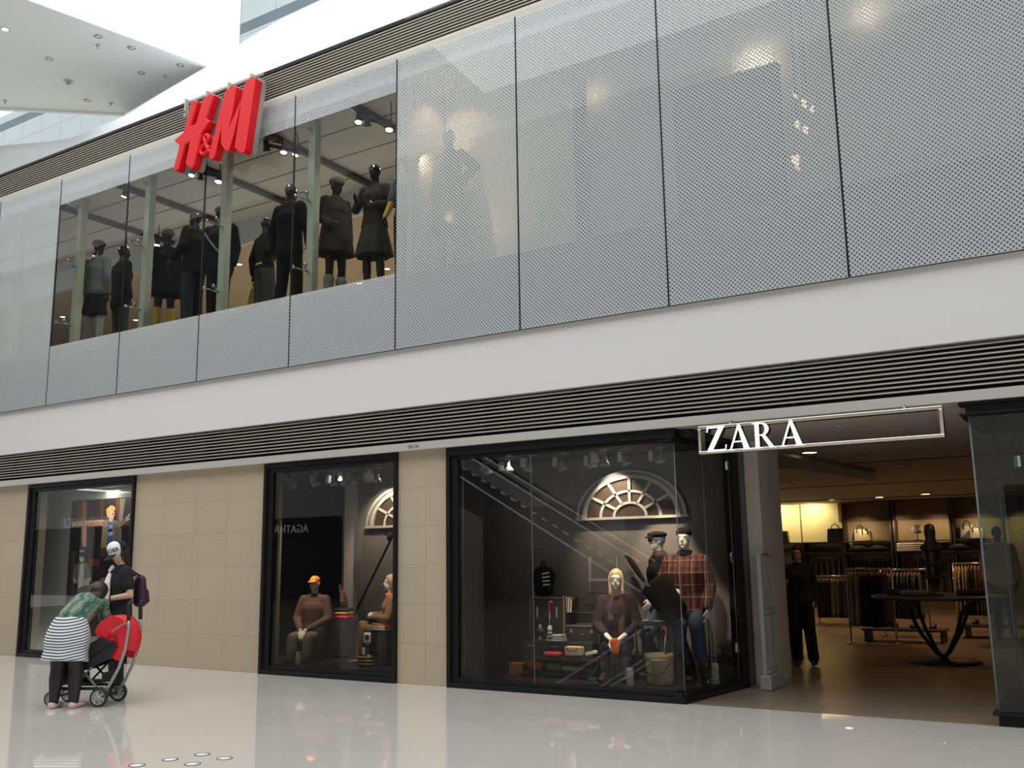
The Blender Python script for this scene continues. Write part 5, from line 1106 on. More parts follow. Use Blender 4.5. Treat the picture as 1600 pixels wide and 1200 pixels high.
# stacked goods behind the orange cap
px_ = onY(535, 940, 9.95).x
hz = zt
for k, (m_, lab, w_) in enumerate((('red_pink', 'bright pink folded garment on the wide dark box', .26), ('cap_orange', 'orange folded garment on top of the pink one', .24), ('leather_brown', 'brown folded garment topmost of the pile', .22))):
    b = MB(); b.box(-w_ / 2, w_ / 2, -.09, .09, 0, .045); o = b.build('folded_garment', m_, bevel=.018); o.location = (px_, 9.98, hz + .002 + k * .048); tag(o, lab, 'garment', 'folded garments behind the orange cap')
    b = MB(); b.box(-w_ / 2 + .01, w_ / 2 - .01, -.093, -.08, .020, .026); b.build('fold', 'trunk_dark', o)
b = MB(); b.tube([(0, 0, 0), (-.03, 0, .10), (-.06, 0, .20), (-.10, 0, .30)], [.045, .05, .035, .015], 10); o = b.build('scarf', 'plaid_red'); o.location = (px_ + .02, 9.98, hz + .15); tag(o, 'checked scarf standing in folds on the garment pile in the narrow window', 'scarf')
# ============================================================ GROUND FLOOR SHOP INTERIOR
mat('panel_cream', (.72, .64, .38), .7); mat('shelf_dark', (.05, .035, .025), .5); mat('shop_panel', (.16, .11, .07), .7); mat('wood_hanger', (.60, .40, .20), .5)
mat('garment_black', (.012, .011, .012), .95); mat('garment_grey', (.12, .11, .10), .95); mat('garment_pale', (.38, .35, .31), .9); mat('garment_brown', (.14, .08, .045), .95); mat('garment_beige', (.34, .26, .18), .95)
BYW = 25.2
def bx(px, py, Y=BYW): return onY(px, py, Y)
# lit cream panels
a, c, m1 = bx(1192, 850), bx(1317, 787), bx(1251, 800)
b = MB(); b.box(-12, m1.x - .02, BYW - .06, BYW, 1.5, 2.60); b.box(m1.x + .02, c.x, BYW - .06, BYW, 1.5, 2.60)
struct(b.build('wall_lit_panel', 'panel_cream'))
for x in (-9.2, -8.3, -7.4, -6.5): downlamp('panel_lamp', (x, 24.70, 2.57), 34, (1, .80, .42), 160, (x, 25.2, 2.0))
for x in (-5.3, -4.4, -3.5, -2.6, -1.7, -.8): downlamp('niche_lamp', (x, 24.55, 2.06), 15, (1, .72, .38), 130, (x, 25.2, 1.5))
b = MB(); b.box(-5.85, 6, 25.05, BYW, 2.12, 2.60); struct(b.build('wall_niche_header', 'shop_panel'))
# shelving bays along the back
bays = [(1190, 1252, 'leftmost shelving bay under the lit cream panels'), (1256, 1316, 'second shelving bay under the lit cream panels'), (1320, 1393, 'shelving bay with the pale pair of bags'), (1399, 1487, 'shelving bay with the cap and white folded shirts'), (1492, 1570, 'shelving bay with the two pale bags at the right')]
BAY = []
for k, (x0, x1, lab) in enumerate(bays):
    a, c = bx(x0, 848, 24.8), bx(x1, 845, 24.8); w = c.x - a.x; cx = (a.x + c.x) / 2
    r = thing('shelving_bay', (cx, 24.93, 0), lab, 'shelving'); hi = 1.60 if k < 2 else 2.57
    for s in (-1, 1): b = MB(); b.box(s * w / 2 - .02, s * w / 2 + .02, -.18, .20, 0.001, hi); b.build('upright', 'shelf_dark', r)
    for z in (1.60, 1.34): b = MB(); b.box(-w / 2, w / 2, -.20, .2, z, z + .03); b.build('shelf_board', 'shelf_dark', r)
    b = MB(); b.tube([(-w / 2, 0, 1.25), (w / 2, 0, 1.25)], .012, 6); b.build('rail', 'brushed_steel', r)
    BAY.append((cx, w))
# garments
def garment(m, L=.72, wd=.42, name='garment'):
    r = bpy.data.objects.new(name, None); COL.objects.link(r)
    b = MB(); rs = []
    for i in range(9):
        t = i / 8; z = -.04 - t * L; hw = wd * (.12 + .88 * min(1, t * 5.5) ** .6) / 2 * (1 - .08 * sin(t * 5)); th = .016 + .012 * t
        rs.append([V((th * (1 if abs(u_) < 9 else 1) * cos(2 * pi * j / 20) * (1 + .35 * sin(3 * j + 2 * t)), hw * sin(2 * pi * j / 20), z)) for j in range(20) for u_ in (0,)])
    b.sm = True; b.rings(rs); g1 = b.build('cloth', m, r)
    b = MB(); b.tube([(0, -wd * .36, -.075), (0, 0, -.015), (0, wd * .36, -.075)], [.006, .009, .006], 6); b.build('hanger', 'wood_hanger', r)
    b = MB(); b.tube([(0, 0, -.02), (0, 0, .03), (0, .012, .045), (0, .026, .035)], .0025, 5); b.build('hook', 'brushed_steel', r)
    return r
PROTO = {}
ORD = ('first', 'second', 'third', 'fourth', 'fifth', 'sixth', 'seventh', 'eighth', 'ninth', 'tenth')
def hang(m, L, loc, rz, label, group, wd=.42):
    k = (m, L, wd)
    if k not in PROTO: o = PROTO[k] = garment(m, L, wd); 
    else: o = copy_tree(PROTO[k])
    o.location = loc; o.rotation_euler = (0, 0, rz); tag(o, label, 'garment', group); return o
def rack(px0, px1, pyr, Y, segs, lab, L=.7, floor=True, dep=.45):
    a, c = onY(px0, pyr, Y), onY(px1, pyr, Y); w = c.x - a.x; z = (a.z + c.z) / 2
    if floor:
        r = thing('clothes_rack', (a.x + w / 2, Y, 0), lab, 'clothes rack')
        b = MB(); b.tube([(-w / 2, 0, z), (w / 2, 0, z)], .014, 8); b.build('rail', 'brushed_steel', r)
        for s in (-1, 1):
            b = MB(); b.tube([(s * w / 2, 0, z), (s * w / 2, 0, .02)], .014, 8); b.build('post', 'brushed_steel', r)
            b = MB(); b.box(s * w / 2 - .02, s * w / 2 + .02, -.22, .22, 0.001, .02); b.build('foot', 'brushed_steel', r)
    x = a.x + .05
    for m, n, what in segs:
        for i in range(n):
            hang(m, L, (x, Y, z - .03), random.uniform(-.12, .12), ORD[i] + ' ' + what + ', from the left', what.split(' garment')[0] + ' garments' if ' garment' in what else what + 's', dep); x += (w - .1) / sum(q[1] for q in segs)
rack(1322, 1392, 889, 15.6, [('garment_pale', 4, 'pale grey garment on the front rack'), ('garment_black', 8, 'black garment on the front rack')], 'front clothes rack with pale grey then black garments', .78)
rack(1376, 1446, 890, 17.2, [('garment_grey', 6, 'charcoal garment on the rack left of the round table'), ('garment_grey', 5, 'grey garment behind the round table')], 'clothes rack behind the round table', .72)
rack(1276, 1328, 900, 19.6, [('garment_black', 4, 'black garment on the short low rack'), ('garment_grey', 3, 'grey garment on the short low rack'), ('garment_black', 2, 'dark right-end garment on the short low rack')], 'short low clothes rack right of the shop assistant', .72)
rack(1203, 1240, 893, 14.6, [('garment_black', 8, 'long black garment on the rack left of the shop assistant')], 'clothes rack left of the shop assistant', 1.05)
rack(1488, 1548, 880, 18.5, [('garment_beige', 4, 'beige garment on the rack behind the table'), ('garment_black', 2, 'black garment beside the beige ones behind the table'), ('garment_brown', 4, 'brown coat garment right on the rack behind the table')], 'clothes rack with beige and brown garments behind the round table', .80)
for k, segs in ((1, [('garment_grey', 6, 'grey garment hanging in the second wall bay')]), (1, []), (2, [('garment_black', 9, 'black garment hanging under the pale pair of bags')]), (3, [('garment_grey', 7, 'grey garment hanging under the white folded shirts')]), (4, [('garment_black', 7, 'black garment hanging in the right wall bay')])):
    cx, w = BAY[k]; n = sum(s[1] for s in segs)
    for m, q, lab in segs:
        for i in range(q): hang(m, .80, (cx - w / 2 + .12 + (w - .24) * i / max(1, n - 1), 24.93, 1.21), random.uniform(-.1, .1), ORD[i] + ' ' + lab + ', from the left', lab.replace('garment', 'garments'), .36)
# things on the shelves
def bag(px, Y, z, m, w, h, lab, hm='leather_black'):
    r = thing('handbag', (onY(px, 840, Y).x, Y, z), lab, 'bag')
    b = MB(); b.prism([(-w / 2, 0), (w / 2, 0), (w * .44, h), (-w * .44, h)], lambda u, v, t: (u, t, v), -.08, .08); b.build('bag_body', m, r, bevel=.02)
    b = MB(); b.tube([(-w * .22, -.09, h * .7), (-w * .2, -.09, h * 1.15), (0, -.09, h * 1.35), (w * .2, -.09, h * 1.15), (w * .22, -.09, h * .7)], .012, 6); b.build('handle', hm, r); return r
bag(1219, 24.9, 1.632, 'leather_black', .46, .30, 'black handbag on the left lit shelf'); bag(1307, 24.9, 1.632, 'leather_black', .44, .33, 'black handbag on the right lit shelf')
bag(1345, 24.95, 1.632, 'garment_pale', .30, .30, 'pale bag with black handles, back one of the pair'); bag(1353, 24.78, 1.632, 'tan_leather', .28, .24, 'cream bag in front of the pale bag with black handles')
bag(1513, 24.95, 1.632, 'garment_pale', .34, .32, 'pale tote with black handles in the right bay'); bag(1527, 24.78, 1.632, 'cream_knit', .32, .24, 'cream bag in front of the tote in the right bay')
r = thing('cap', (onY(1433, 828, 24.9).x, 24.9, 1.632), 'pale peaked cap on a stand above the white folded shirts', 'cap')
b = MB(); b.tube([(0, 0, 0.001), (0, 0, .22)], .012, 6); b.lathe([(.08, .001), (.08, .012)], (0, 0, 0), 14); b.build('stand', 'shelf_dark', r)
b = MB(); b.ell((0, 0, .26), .13, .14, .11, 14, 8); b.cap_seg((.10, -.03, .23), (.24, -.08, .17), .02, .10, .01, .08, side=(0, 0, 1)); b.build('cap_crown', 'garment_pale', r)
for k, px in enumerate((1419, 1446)):
    for j in range(4):
        b = MB(); b.box(-.24, .24, -.15, .15, 0, .045); o = b.build('folded_shirt', 'paper_white', bevel=.018); o.location = (onY(px, 856, 24.85).x, 24.85, 1.372 + j * .048)
        tag(o, 'white folded shirt in the %s stack under the cap, %s' % (('left', 'right')[k], ('lowest', 'second from below', 'third from below', 'topmost')[j]), 'shirt', 'white folded shirts on the shelf')
        b = MB(); b.box(-.23, .23, -.152, -.14, .020, .025); b.build('fold_line', 'garment_pale', o)
for k, px in enumerate((1202, 1229, 1262, 1279, 1291, 1309)):
    r = thing('shoe', (onY(px, 860, 24.8).x, 24.8, 1.372), 'dark high-heeled shoe on the second shelf, %s from the left' % ('first', 'second', 'third', 'fourth', 'fifth', 'sixth')[k], 'shoe')
    b = MB(); b.cap_seg((-.10, 0, .02), (-.02, 0, .03), .018, .035, .02, .035, side=(0, 0, 1)); b.cap_seg((-.02, 0, .03), (.11, 0, .10), .02, .035, .03, .03, side=(0, 0, 1)); b.build('upper', 'leather_black', r); b = MB(); b.tube([(.12, 0, .10), (.125, 0, .003)], [.018, .007], 8); b.build('heel', 'leather_black', r)
for px in (1343, 1372, 1500): 
    b = MB(); b.ell((0, 0, .07), .27, .16, .07, 16, 8); o = b.build('folded_knitwear', 'garment_black'); o.location = (onY(px, 856, 24.85).x, 24.85, 1.373); tag(o, 'dark folded knitwear heap on the lower shelf ' + {1343: 'left under the pale pair of bags', 1372: 'right under the pale pair of bags', 1500: 'of the right bay'}[px], 'knitwear')
    b = MB(); b.ell((0, -.02, .13), .16, .1, .03, 12, 6); b.build('top_fold', 'garment_grey', o)
# round table with curved legs
T = V((-1.98, 13.45, 0)); r = thing('round_table', T, 'dark round display table on crossing curved legs and a disc base', 'table')
b = MB(); b.lathe([(.001, .001), (.44, .001), (.45, .012), (.43, .03), (.001, .035)], (0, 0, 0), 40); b.build('base', 'track_black', r)
for k in range(4):
    t = pi / 4 + k * pi / 2; u = V((cos(t), sin(t), 0)); b = MB(); b.tube([-u * .05 + V((0, 0, .03)), u * .10 + V((0, 0, .12)), u * .30 + V((0, 0, .38)), u * .42 + V((0, 0, .62)), u * .62 + V((0, 0, .79))], .024, 8); b.build('leg', 'track_black', r)
b = MB(); b.lathe([(.001, .79), (.78, .79), (.80, .80), (.80, .82), (.78, .83), (.001, .83)], (0, 0, 0), 48); b.build('table_top', 'track_black', r)
r = thing('bust_stand', T + V((-.02, -.05, .832)), 'tall dark bust stand hung with beads on the round table', 'display stand')
b = MB(); b.lathe([(.10, .001), (.11, .01), (.10, .02), (.03, .03), (.03, .12), (.07, .16), (.10, .30), (.08, .38), (.10, .48), (.11, .60), (.06, .70), (.07, .80), (.055, .88), (.001, .90)], (0, 0, 0), 20); b.build('stand_body', 'leather_black', r)
for z in (.25, .42, .60): b = MB(); b.tube([(.12 * cos(t), .12 * sin(t) , z + .04 * sin(t)) for t in [2 * pi * i / 20 for i in range(21)]], .018, 6); b.build('bead_string', 'garment_black', r)
for k, (dx, dy, m, lab) in enumerate(((-.42, -.1, 'garment_black', 'dark folded pile left on the round table'), (.40, -.05, 'garment_black', 'dark folded pile right on the round table'), (-.2, -.45, 'garment_grey', 'grey folded scarf at the front of the round table'))):
    b = MB(); b.box(-.16, .16, -.12, .12, 0, .07); o = b.build('folded_garment', m, bevel=.025); o.location = T + V((dx, dy, .833)); tag(o, lab, 'garment'); b = MB(); b.box(-.15, .15, -.123, -.11, .03, .036); b.build('fold', 'shelf_dark', o)
# low shoe table behind
for x, y, lab in ((-2.9, 16.2, 'low dark shoe bench right of the front rack'), (-1.6, 17.4, 'low dark shoe bench behind the round table')):
    r = thing('shoe_bench', (x, y, 0), lab, 'bench'); b = MB(); b.box(-.6, .6, -.25, .25, .17, .20); b.build('bench_top', 'shelf_dark', r)
    for i in (-.55, .55): b = MB(); b.box(i - .02, i + .02, -.22, .22, 0.001, .17); b.build('leg', 'shelf_dark', r)
    for k in range(4):
        q = thing('shoe', (x - .42 + k * .28, y, .202), 'dark shoe on the bench %s, %s from the left' % (lab.split('bench ')[1], ('first', 'second', 'third', 'fourth')[k]), 'shoe')
        b = MB(); b.cap_seg((-.03, -.08, .03), (0, .06, .05), .035, .02, .035, .035); b.build('upper', 'leather_black', q); b = MB(); b.box(-.03, .03, .05, .09, 0, .03); b.build('heel', 'leather_black', q)
# mannequin far right in grey shirt seen through the glass case
p = onY(1566, 920, 17.0)
r = figure('mannequin', (p.x, 17.0, .012), radians(15), 'mannequin in a pale grey shirt seen through the right glass case'); J = joints(1.75, False)
put(bodyblob(J), 'body', 'mannequin_black', r, .014); put(g_top(J, .03, .95, hem=.3), 'shirt', 'garment_pale', r, .014); put(g_trousers(J, .012), 'trousers', 'garment_black', r, .014)
# shop assistant
p = onZ(1258, 1040)
r = thing('person', (p.x, p.y, 0.012), 'shop assistant in black suit with dark bobbed hair standing in the shop entrance', 'person', radians(22))
J = joints(1.47, True, elR=(-.24, .0, 1.16), wrR=(-.23, -.19, 1.19), hdR=(0, -.7, .2), hf=(-.3, -1, -.15), elL=(.22, .05, 1.15), wrL=(.18, -.02, .93), knL=(.10, -.03, .48), anL=(.13, 0, .075))
put(bodyblob(J), 'body', 'skin', r, .009, 2); put(g_top(J, .016, .97, hem=.5), 'jacket', 'garment_black', r); put(g_trousers(J, .012, .02), 'trousers', 'garment_black', r); put(g_shoes(J, .01), 'shoes', 'leather_black', r, .01); put(g_hair(J, .14, .012), 'hair', 'hair_dark', r, .009)
def facebits(J, r):
    c, ri, f, u, s = hframe(J)
    for k in (-1, 1): b = MB(); b.ell(c + ri * k * .03 * s + f * .086 * s + u * .004 * s, .012 * s, .006 * s, .005 * s, 8, 6, ax=(ri, f, u)); b.build('eye', 'eye_dark', r)
    b = MB(); b.ell(c - u * .058 * s + f * .088 * s, .02 * s, .006 * s, .006 * s, 8, 6, ax=(ri, f, u)); b.build('mouth', 'lips', r)
facebits(J, r)
# anti theft gate
p = onZ(1203, 1066); r = thing('security_gate', (-3.19, 10.25, 0), 'grey anti-theft gate with two framed panels beside the entrance wall', 'gate')
mat('gate_grey', (.30, .30, .30), .4); mat('gate_panel', (.42, .40, .37), .35)
b = MB(); b.box(-.06, .06, -.24, .24, 0.001, .15); b.build('base', 'gate_grey', r, bevel=.015)
for z0, z1 in ((.19, .76), (.80, 1.37)):
    b = MB(); b.box(-.018, .018, -.21, -.19, z0, z1); b.box(-.018, .018, .19, .21, z0, z1); b.box(-.018, .018, -.21, .21, z0, z0 + .02); b.box(-.018, .018, -.21, .21, z1 - .02, z1); f_ = b.build('panel_frame', 'gate_grey', r)
    b = MB(); b.box(-.008, .008, -.19, .19, z0 + .02, z1 - .02); b.build('panel', 'gate_panel', f_)
b = MB(); b.box(-.02, .02, -.015, .015, .15, .80); b.box(-.022, .022, -.23, -.205, .15, 1.38); b.build('side_rail', 'gate_grey', r); b = MB(); b.box(-.02, .02, -.05, .05, 1.37, 1.39); b.build('red_light', mat('red_cap', (.3, .04, .03), .4), r)
# ceiling lights and sprinklers
dl = [(1265, 707, 1), (1343, 712, 0), (1409, 727, 0), (1225, 754, 0), (1283, 762, 0), (1333, 768, 0), (1459, 760, 0), (1503, 768, 0), (1301, 781, 1), (1374, 777, 1), (1446, 772, 1)]
for k, (x, y, on) in enumerate(dl):
    p = onZ(x, y, 2.612); downlight(tuple(p), ('lit ' if on else 'dim ') + 'recessed shop downlight, ' + ['nearest the sign letters', 'right of the nearest one', 'under the right end of the sign', 'by the jamb wall in the second row', 'right of the one by the jamb', 'beyond the ceiling beam', 'far right, first of two', 'far right, second of two', 'above the lit cream panels', 'above the pale pair of bags', 'above the cap on the shelf'][k], 1 if on else 0, 0, None, .10 if k < 3 else .11)
for x, y, e in ((-3.0, 12.2, 5), (-1.4, 13.0, 7), (-3.2, 14.6, 14), (-1.0, 15.2, 14), (-4.2, 17.5, 32), (-1.8, 18.0, 32), (-5.2, 21.0, 45), (-2.5, 21.5, 45), (-7.5, 22.5, 45)): downlamp('shop_lamp', (x, y, 2.58), e * 2.2, (1, .60, .28), 135)
for k, (x, y) in enumerate(((1311, 664), (1248, 727), (1288, 742), (1500, 708))):
    p = onZ(x, y, 2.612); r = thing('sprinkler', p, 'small ceiling sprinkler ' + ['seen through the sign frame', 'on the dropped beam', 'beyond the dropped beam', 'near the right glass case'][k], 'sprinkler'); b = MB(); b.lathe([(.001, 0), (.03, 0), (.03, -.006), (.008, -.01), (.008, -.03), (.018, -.034), (.018, -.038), (.001, -.038)], (0, 0, 0), 12); b.build('sprinkler_body', 'bell_grey', r)
# ============================================================ PEOPLE AND PUSHCHAIR
def stripe_mat(name):
    m = bpy.data.materials.new(name); m.use_nodes = True; nt = m.node_tree; b = nt.nodes['Principled BSDF']; s = sepxyz(nt)
    z = math_node(nt, 'ADD', s[2], math_node(nt, 'MULTIPLY', s[1], .22)); fr = math_node(nt, 'FRACT', math_node(nt, 'MULTIPLY', z, 38.0))
    nt.links.new(mixrgb(nt, math_node(nt, 'LESS_THAN', fr, .42), (.72, .72, .70), (.035, .04, .085)), b.inputs['Base Color']); b.inputs['Roughness'].default_value = .85; MATS[name] = m
stripe_mat('skirt_stripe')
def swirl_mat(name):
    m = bpy.data.materials.new(name); m.use_nodes = True; nt = m.node_tree; b = nt.nodes['Principled BSDF']
    tc = nt.nodes.new('ShaderNodeTexCoord'); w = nt.nodes.new('ShaderNodeTexWave'); w.inputs['Scale'].default_value = 3.2; w.inputs['Distortion'].default_value = 9; w.inputs['Detail'].default_value = 3; w.inputs['Detail Scale'].default_value = 1.6
    nt.links.new(tc.outputs['Object'], w.inputs[0]); r = nt.nodes.new('ShaderNodeValToRGB'); nt.links.new(w.outputs['Fac'], r.inputs[0]); e = r.color_ramp.elements
    e[0].position = 0; e[0].color = (.015, .09, .045, 1); e[1].position = 1; e[1].color = (.26, .24, .18, 1)
    for p, c in ((.25, (.03, .16, .09)), (.45, (.20, .22, .17)), (.6, (.07, .045, .04)), (.78, (.05, .20, .12))): q = e.new(p); q.color = (*c, 1)
    nt.links.new(r.outputs[0], b.inputs['Base Color']); b.inputs['Roughness'].default_value = .8; MATS[name] = m
swirl_mat('swirl_print')
mat('tights_black', (.014, .011, .012), .6); mat('shoe_pink', (.62, .46, .40), .4); mat('skin_light', (.56, .36, .25), .5); mat('black_knit', (.010, .010, .011), .9); mat('cap_white', (.78, .78, .78), .6); mat('tank_white', (.72, .68, .68), .7); mat('print_red', (.65, .10, .12), .7)
mat('backpack_purple', (.045, .012, .035), .7); mat('pram_red', (.62, .012, .02), .65); mat('pram_black', (.010, .010, .011), .6); mat('pram_grey', (.34, .34, .35), .35, metal=.5); mat('tyre', (.02, .02, .02), .7); mat('hub_grey', (.36, .37, .38), .4); mat('bag_blue', (.05, .16, .34), .6)
# --- bending woman
r = thing('person', (-8.93, 5.98, 0.004), 'woman in a striped knee-length skirt and green swirl top bending over the red pushchair', 'person', radians(206))
J = joints(1.41, True, pelvis=(0, .06, .90), waist=(0, -.06, 1.05), chest=(0, -.30, 1.19), top=(0, -.44, 1.21), neck=(0, -.52, 1.27), head=(0, -.64, 1.31), hf=(0, -.75, -.65), hu=(0, -.65, .75),
   shL=(.165, -.42, 1.19), shR=(-.165, -.42, 1.19), elL=(.21, -.47, .96), elR=(-.20, -.50, .95), wrL=(.12, -.60, .78), wrR=(-.12, -.62, .78), hdL=(-.2, -.6, -.7), hdR=(.2, -.6, -.7), pnL=(-1, 0, 0), pnR=(1, 0, 0),
   hpL=(.095, .06, .86), hpR=(-.095, .06, .86), knL=(.11, .02, .47), knR=(-.11, .0, .47), anL=(.115, .06, .075), anR=(-.13, .04, .075), toL=(.13, -.09, .03), toR=(-.145, -.11, .03))
put(bodyblob(J), 'body', 'skin_light', r, .007, 2)
b = MB(); s = J['s']
for n in 'LR': b.limb(J['hp' + n], J['kn' + n], .095, .073); m_ = J['kn' + n].lerp(J['an' + n], .35); b.limb(J['kn' + n], m_, .070, .072); b.limb(m_, J['an' + n], .072, .046)
put(b, 'tights', 'tights_black', r, .008)
b = g_top(J, .028, .42, hem=-.1); b.cap_seg(J['waist'], J['chest'], .155, .135, .165, .14, side=(1, 0, 0)); put(b, 'top', 'swirl_print', r, .009)
sk = g_skirt(V((0, .00, .855)), V((0, .06, .44)), .150, .130, .225, .195, waves=6, amp=.05, rows=12)
for i_ in range(13):
    for j_ in range(40):
        x_, y_, z_ = sk.v[i_ * 40 + j_]; k_ = 1 + .16 * sin(pi * min(1, i_ / 9)); sk.v[i_ * 40 + j_] = (x_ * k_, (y_ - .02) * k_ + .02, z_)
put(sk, 'skirt', 'skirt_stripe', r, .009, 2)
b = MB()
for n in 'LR': b.cap_seg(J['an' + n] + V((0, .03, -.035)), J['to' + n] + V((0, 0, -.002)), .042, .034, .046, .026)
put(b, 'flat_shoes', 'shoe_pink', r, .007)
b = g_hair(J, .0, .02); c, ri, f, u, s_ = hframe(J); b.ell(c + u * .02 - f * .05, .10, .10, .10, ax=(ri, f, u)); b.ell(c - u * .05 - f * .05, .09, .07, .08, ax=(ri, f, u)); put(b, 'hair', 'hair_dark', r, .008)
facebits(J, r)
bb = thing('shoulder_bag', (-9.12, 6.02, .40), 'blue bag hanging in front of the bending woman beside her tights', 'bag')
b = MB(); b.cap_seg((-.06, 0, .0), (.05, 0, .03), .05, .045, .06, .05, side=(0, 0, 1)); b.ell((0, 0, .0), .10, .06, .075, 16, 10); put(b, 'bag_body', 'bag_blue', bb, .009); b = MB(); b.tube([(.05, 0, .05), (.08, .03, .20), (.12, .06, .42)], .008, 6); b.build('strap', 'bag_blue', bb)
# --- woman in cap
cw = r = thing('person', (-9.29, 6.80, 0.004), 'woman in a white-fronted cap and black cardigan holding a phone behind the pushchair', 'person', radians(-22))
J = joints(1.60, True, head=(0, -.045, 1.625), hf=(.45, -1, -.42), hu=(.1, -.35, 1), elL=(.235, .05, 1.14), wrL=(.13, -.19, 1.10), hdL=(-.4, -1, .15), pnL=(-.6, 0, .8), elR=(-.22, .02, 1.14), wrR=(-.07, -.21, 1.12), hdR=(.4, -1, .25), pnR=(.6, 0, .8))
put(bodyblob(J, curl=.5) if False else bodyblob(J), 'body', 'skin_light', r, .007, 2)
b = MB(); b.cap_seg(J['pelvis'], J['waist'], .155, .11, .128, .10); b.cap_seg(J['waist'], J['chest'], .122, .10, .142, .118); b.cap_seg(J['chest'], J['chest'].lerp(J['top'], .5), .142, .118, .11, .08); 
for k in (-1, 1): b.limb((k * .07, -.04, 1.2), (k * .075, .01, 1.30), .018, .018)
put(b, 'tank_top', 'tank_white', r, .008)
b = g_top(J, .026, .36, hem=.35, collar=False)
cut = MB()
o = put(b, 'cardigan', 'black_knit', r, .009)
# the cardigan hangs open: a wedge is cut out of its front
cm = MB(); cm.add([(-.075, -.30, .5), (.075, -.30, .5), (.075, -.085, .5), (-.075, -.085, .5), (-.045, -.30, 1.42), (.045, -.30, 1.42), (.045, -.085, 1.42), (-.045, -.085, 1.42)], [(0, 3, 2, 1), (4, 5, 6, 7), (0, 1, 5, 4), (1, 2, 6, 5), (2, 3, 7, 6), (3, 0, 4, 7)])
b = MB()
for i, (x, z) in enumerate(((-.03, 1.20), (.0, 1.195), (.03, 1.2), (-.035, 1.165), (.0, 1.16), (.035, 1.165), (-.02, 1.12), (.02, 1.12), (0, 1.08), (-.03, 1.04), (.03, 1.04))): b.ell((x + .03, -.182 + .1 * abs(x), z - .06), .011, .004, .013, 8, 6)
b.build('red_print', 'print_red', r)
me = o.data
b = MB(); b.cap_seg((.02, -.150, 1.18), (.02, -.150, .80), .065, .030, .085, .032, side=(1, 0, 0)); b.cap_seg((.01, -.13, 1.26), (.02, -.150, 1.18), .045, .02, .06, .03, side=(1, 0, 0)); b.cap_seg((0, -.13, 1.30), (0, -.10, 1.345), .045, .012, .05, .02); put(b, 'tank_front', 'tank_white', r, .007)
put(g_trousers(J, .010), 'trousers', 'black_knit', r); 
put(g_shoes(J, .006), 'shoes', 'leather_black', r, .008)
put(g_hair(J, .13, .010), 'hair', 'hair_dark', r, .008)
c, ri, f, u, s_ = hframe(J)
b = MB(); b.ell(c + u * .055 - f * .012, .087, .100, .088, ax=(ri, f, u)); put(b, 'cap_crown', 'black_knit', r, .007, 2)
b = MB(); b.ell(c + u * .064 + f * .036, .084, .080, .090, ax=(ri, f, u)); o = put(b, 'cap_front', 'cap_white', r, .006, 2); o['label'] = 'white foam front of the cap with black letters'
b = MB(); b.cap_seg(c + u * .020 + f * .085, c - u * .012 + f * .165, .078, .010, .060, .007, side=ri); put(b, 'cap_peak', 'black_knit', r, .006, 2)
cu = bpy.data.curves.new('cap_letters', 'FONT'); cu.body = 'IDER'; cu.size = .062; cu.extrude = .003; cu.align_x = 'CENTER'
to = bpy.data.objects.new('cap_letters', cu); COL.objects.link(to)
nrm = (f * .74 + ri * .66 + u * .10).normalized(); rx_ = u.cross(nrm).normalized(); up_ = nrm.cross(rx_)
pos = c + u * .064 + f * .036 + nrm * .0855 - up_ * .020
M_ = Matrix(((rx_.x, up_.x, nrm.x, pos.x), (rx_.y, up_.y, nrm.y, pos.y), (rx_.z, up_.z, nrm.z, pos.z), (0, 0, 0, 1)))
dg = bpy.context.evaluated_depsgraph_get(); me_ = bpy.data.meshes.new_from_object(to.evaluated_get(dg)); bpy.data.objects.remove(to)
me_.transform(M_); me_.materials.clear(); me_.materials.append(MATS['black_knit']); to = bpy.data.objects.new('cap_letters', me_); COL.objects.link(to); to.parent = r
facebits(J, r)
b = MB(); b.tube([J['wrL'].lerp(J['elL'], .12) + V((.03 * cos(t), .0, .03 * sin(t))) for t in [2 * pi * i / 12 for i in range(13)]], .007, 6); b.build('watch', 'leather_black', r)
ph = thing('phone', cw.matrix_basis @ V((.02, -.31, 1.04)), 'small dark phone held in both hands by the woman in the cap', 'phone'); 
b = MB(); b.box(-.03, .03, -.006, .006, -.055, .055); b.build('phone_body', 'leather_black', ph, bevel=.006); b = MB(); b.box(-.026, .026, .006, .0068, -.048, .048); b.build('screen', 'glass_shine', ph)
ph.location = Matrix.Translation(cw.location) @ Matrix.Rotation(radians(-22), 4, 'Z') @ V((.02, -.315, 1.055)); ph.rotation_euler = (radians(-50), 0, radians(-22))
bp = thing('backpack', Matrix.Translation(cw.location) @ Matrix.Rotation(radians(-22), 4, 'Z') @ V((0, .20, 1.10)), 'dark purple backpack on the back of the woman in the cap', 'backpack', radians(-22))
b = MB(); b.cap_seg((0, .01, -.13), (0, 0, .10), .13, .075, .11, .055); b.cap_seg((0, .07, -.13), (0, .06, -.03), .10, .035, .09, .03); put(b, 'pack_body', 'backpack_purple', bp, .009)
for k in (-1, 1): b = MB(); b.tube([(k * .09, -.03, .14), (k * .11, -.12, .20), (k * .115, -.25, .14), (k * .12, -.27, .0)], .014, 6); b.build('shoulder_strap', 'backpack_purple', bp)
# --- pushchair
A_ = V((-8.73, 6.32, 0)); fw = V((-.90, -.435, 0)).normalized(); sd = V((.435, -.90, 0)).normalized()
r = thing('pushchair', (A_.x, A_.y, 0), 'red and black folding pushchair with curved grey handles between the two women', 'pushchair', math.atan2(fw.y, fw.x))
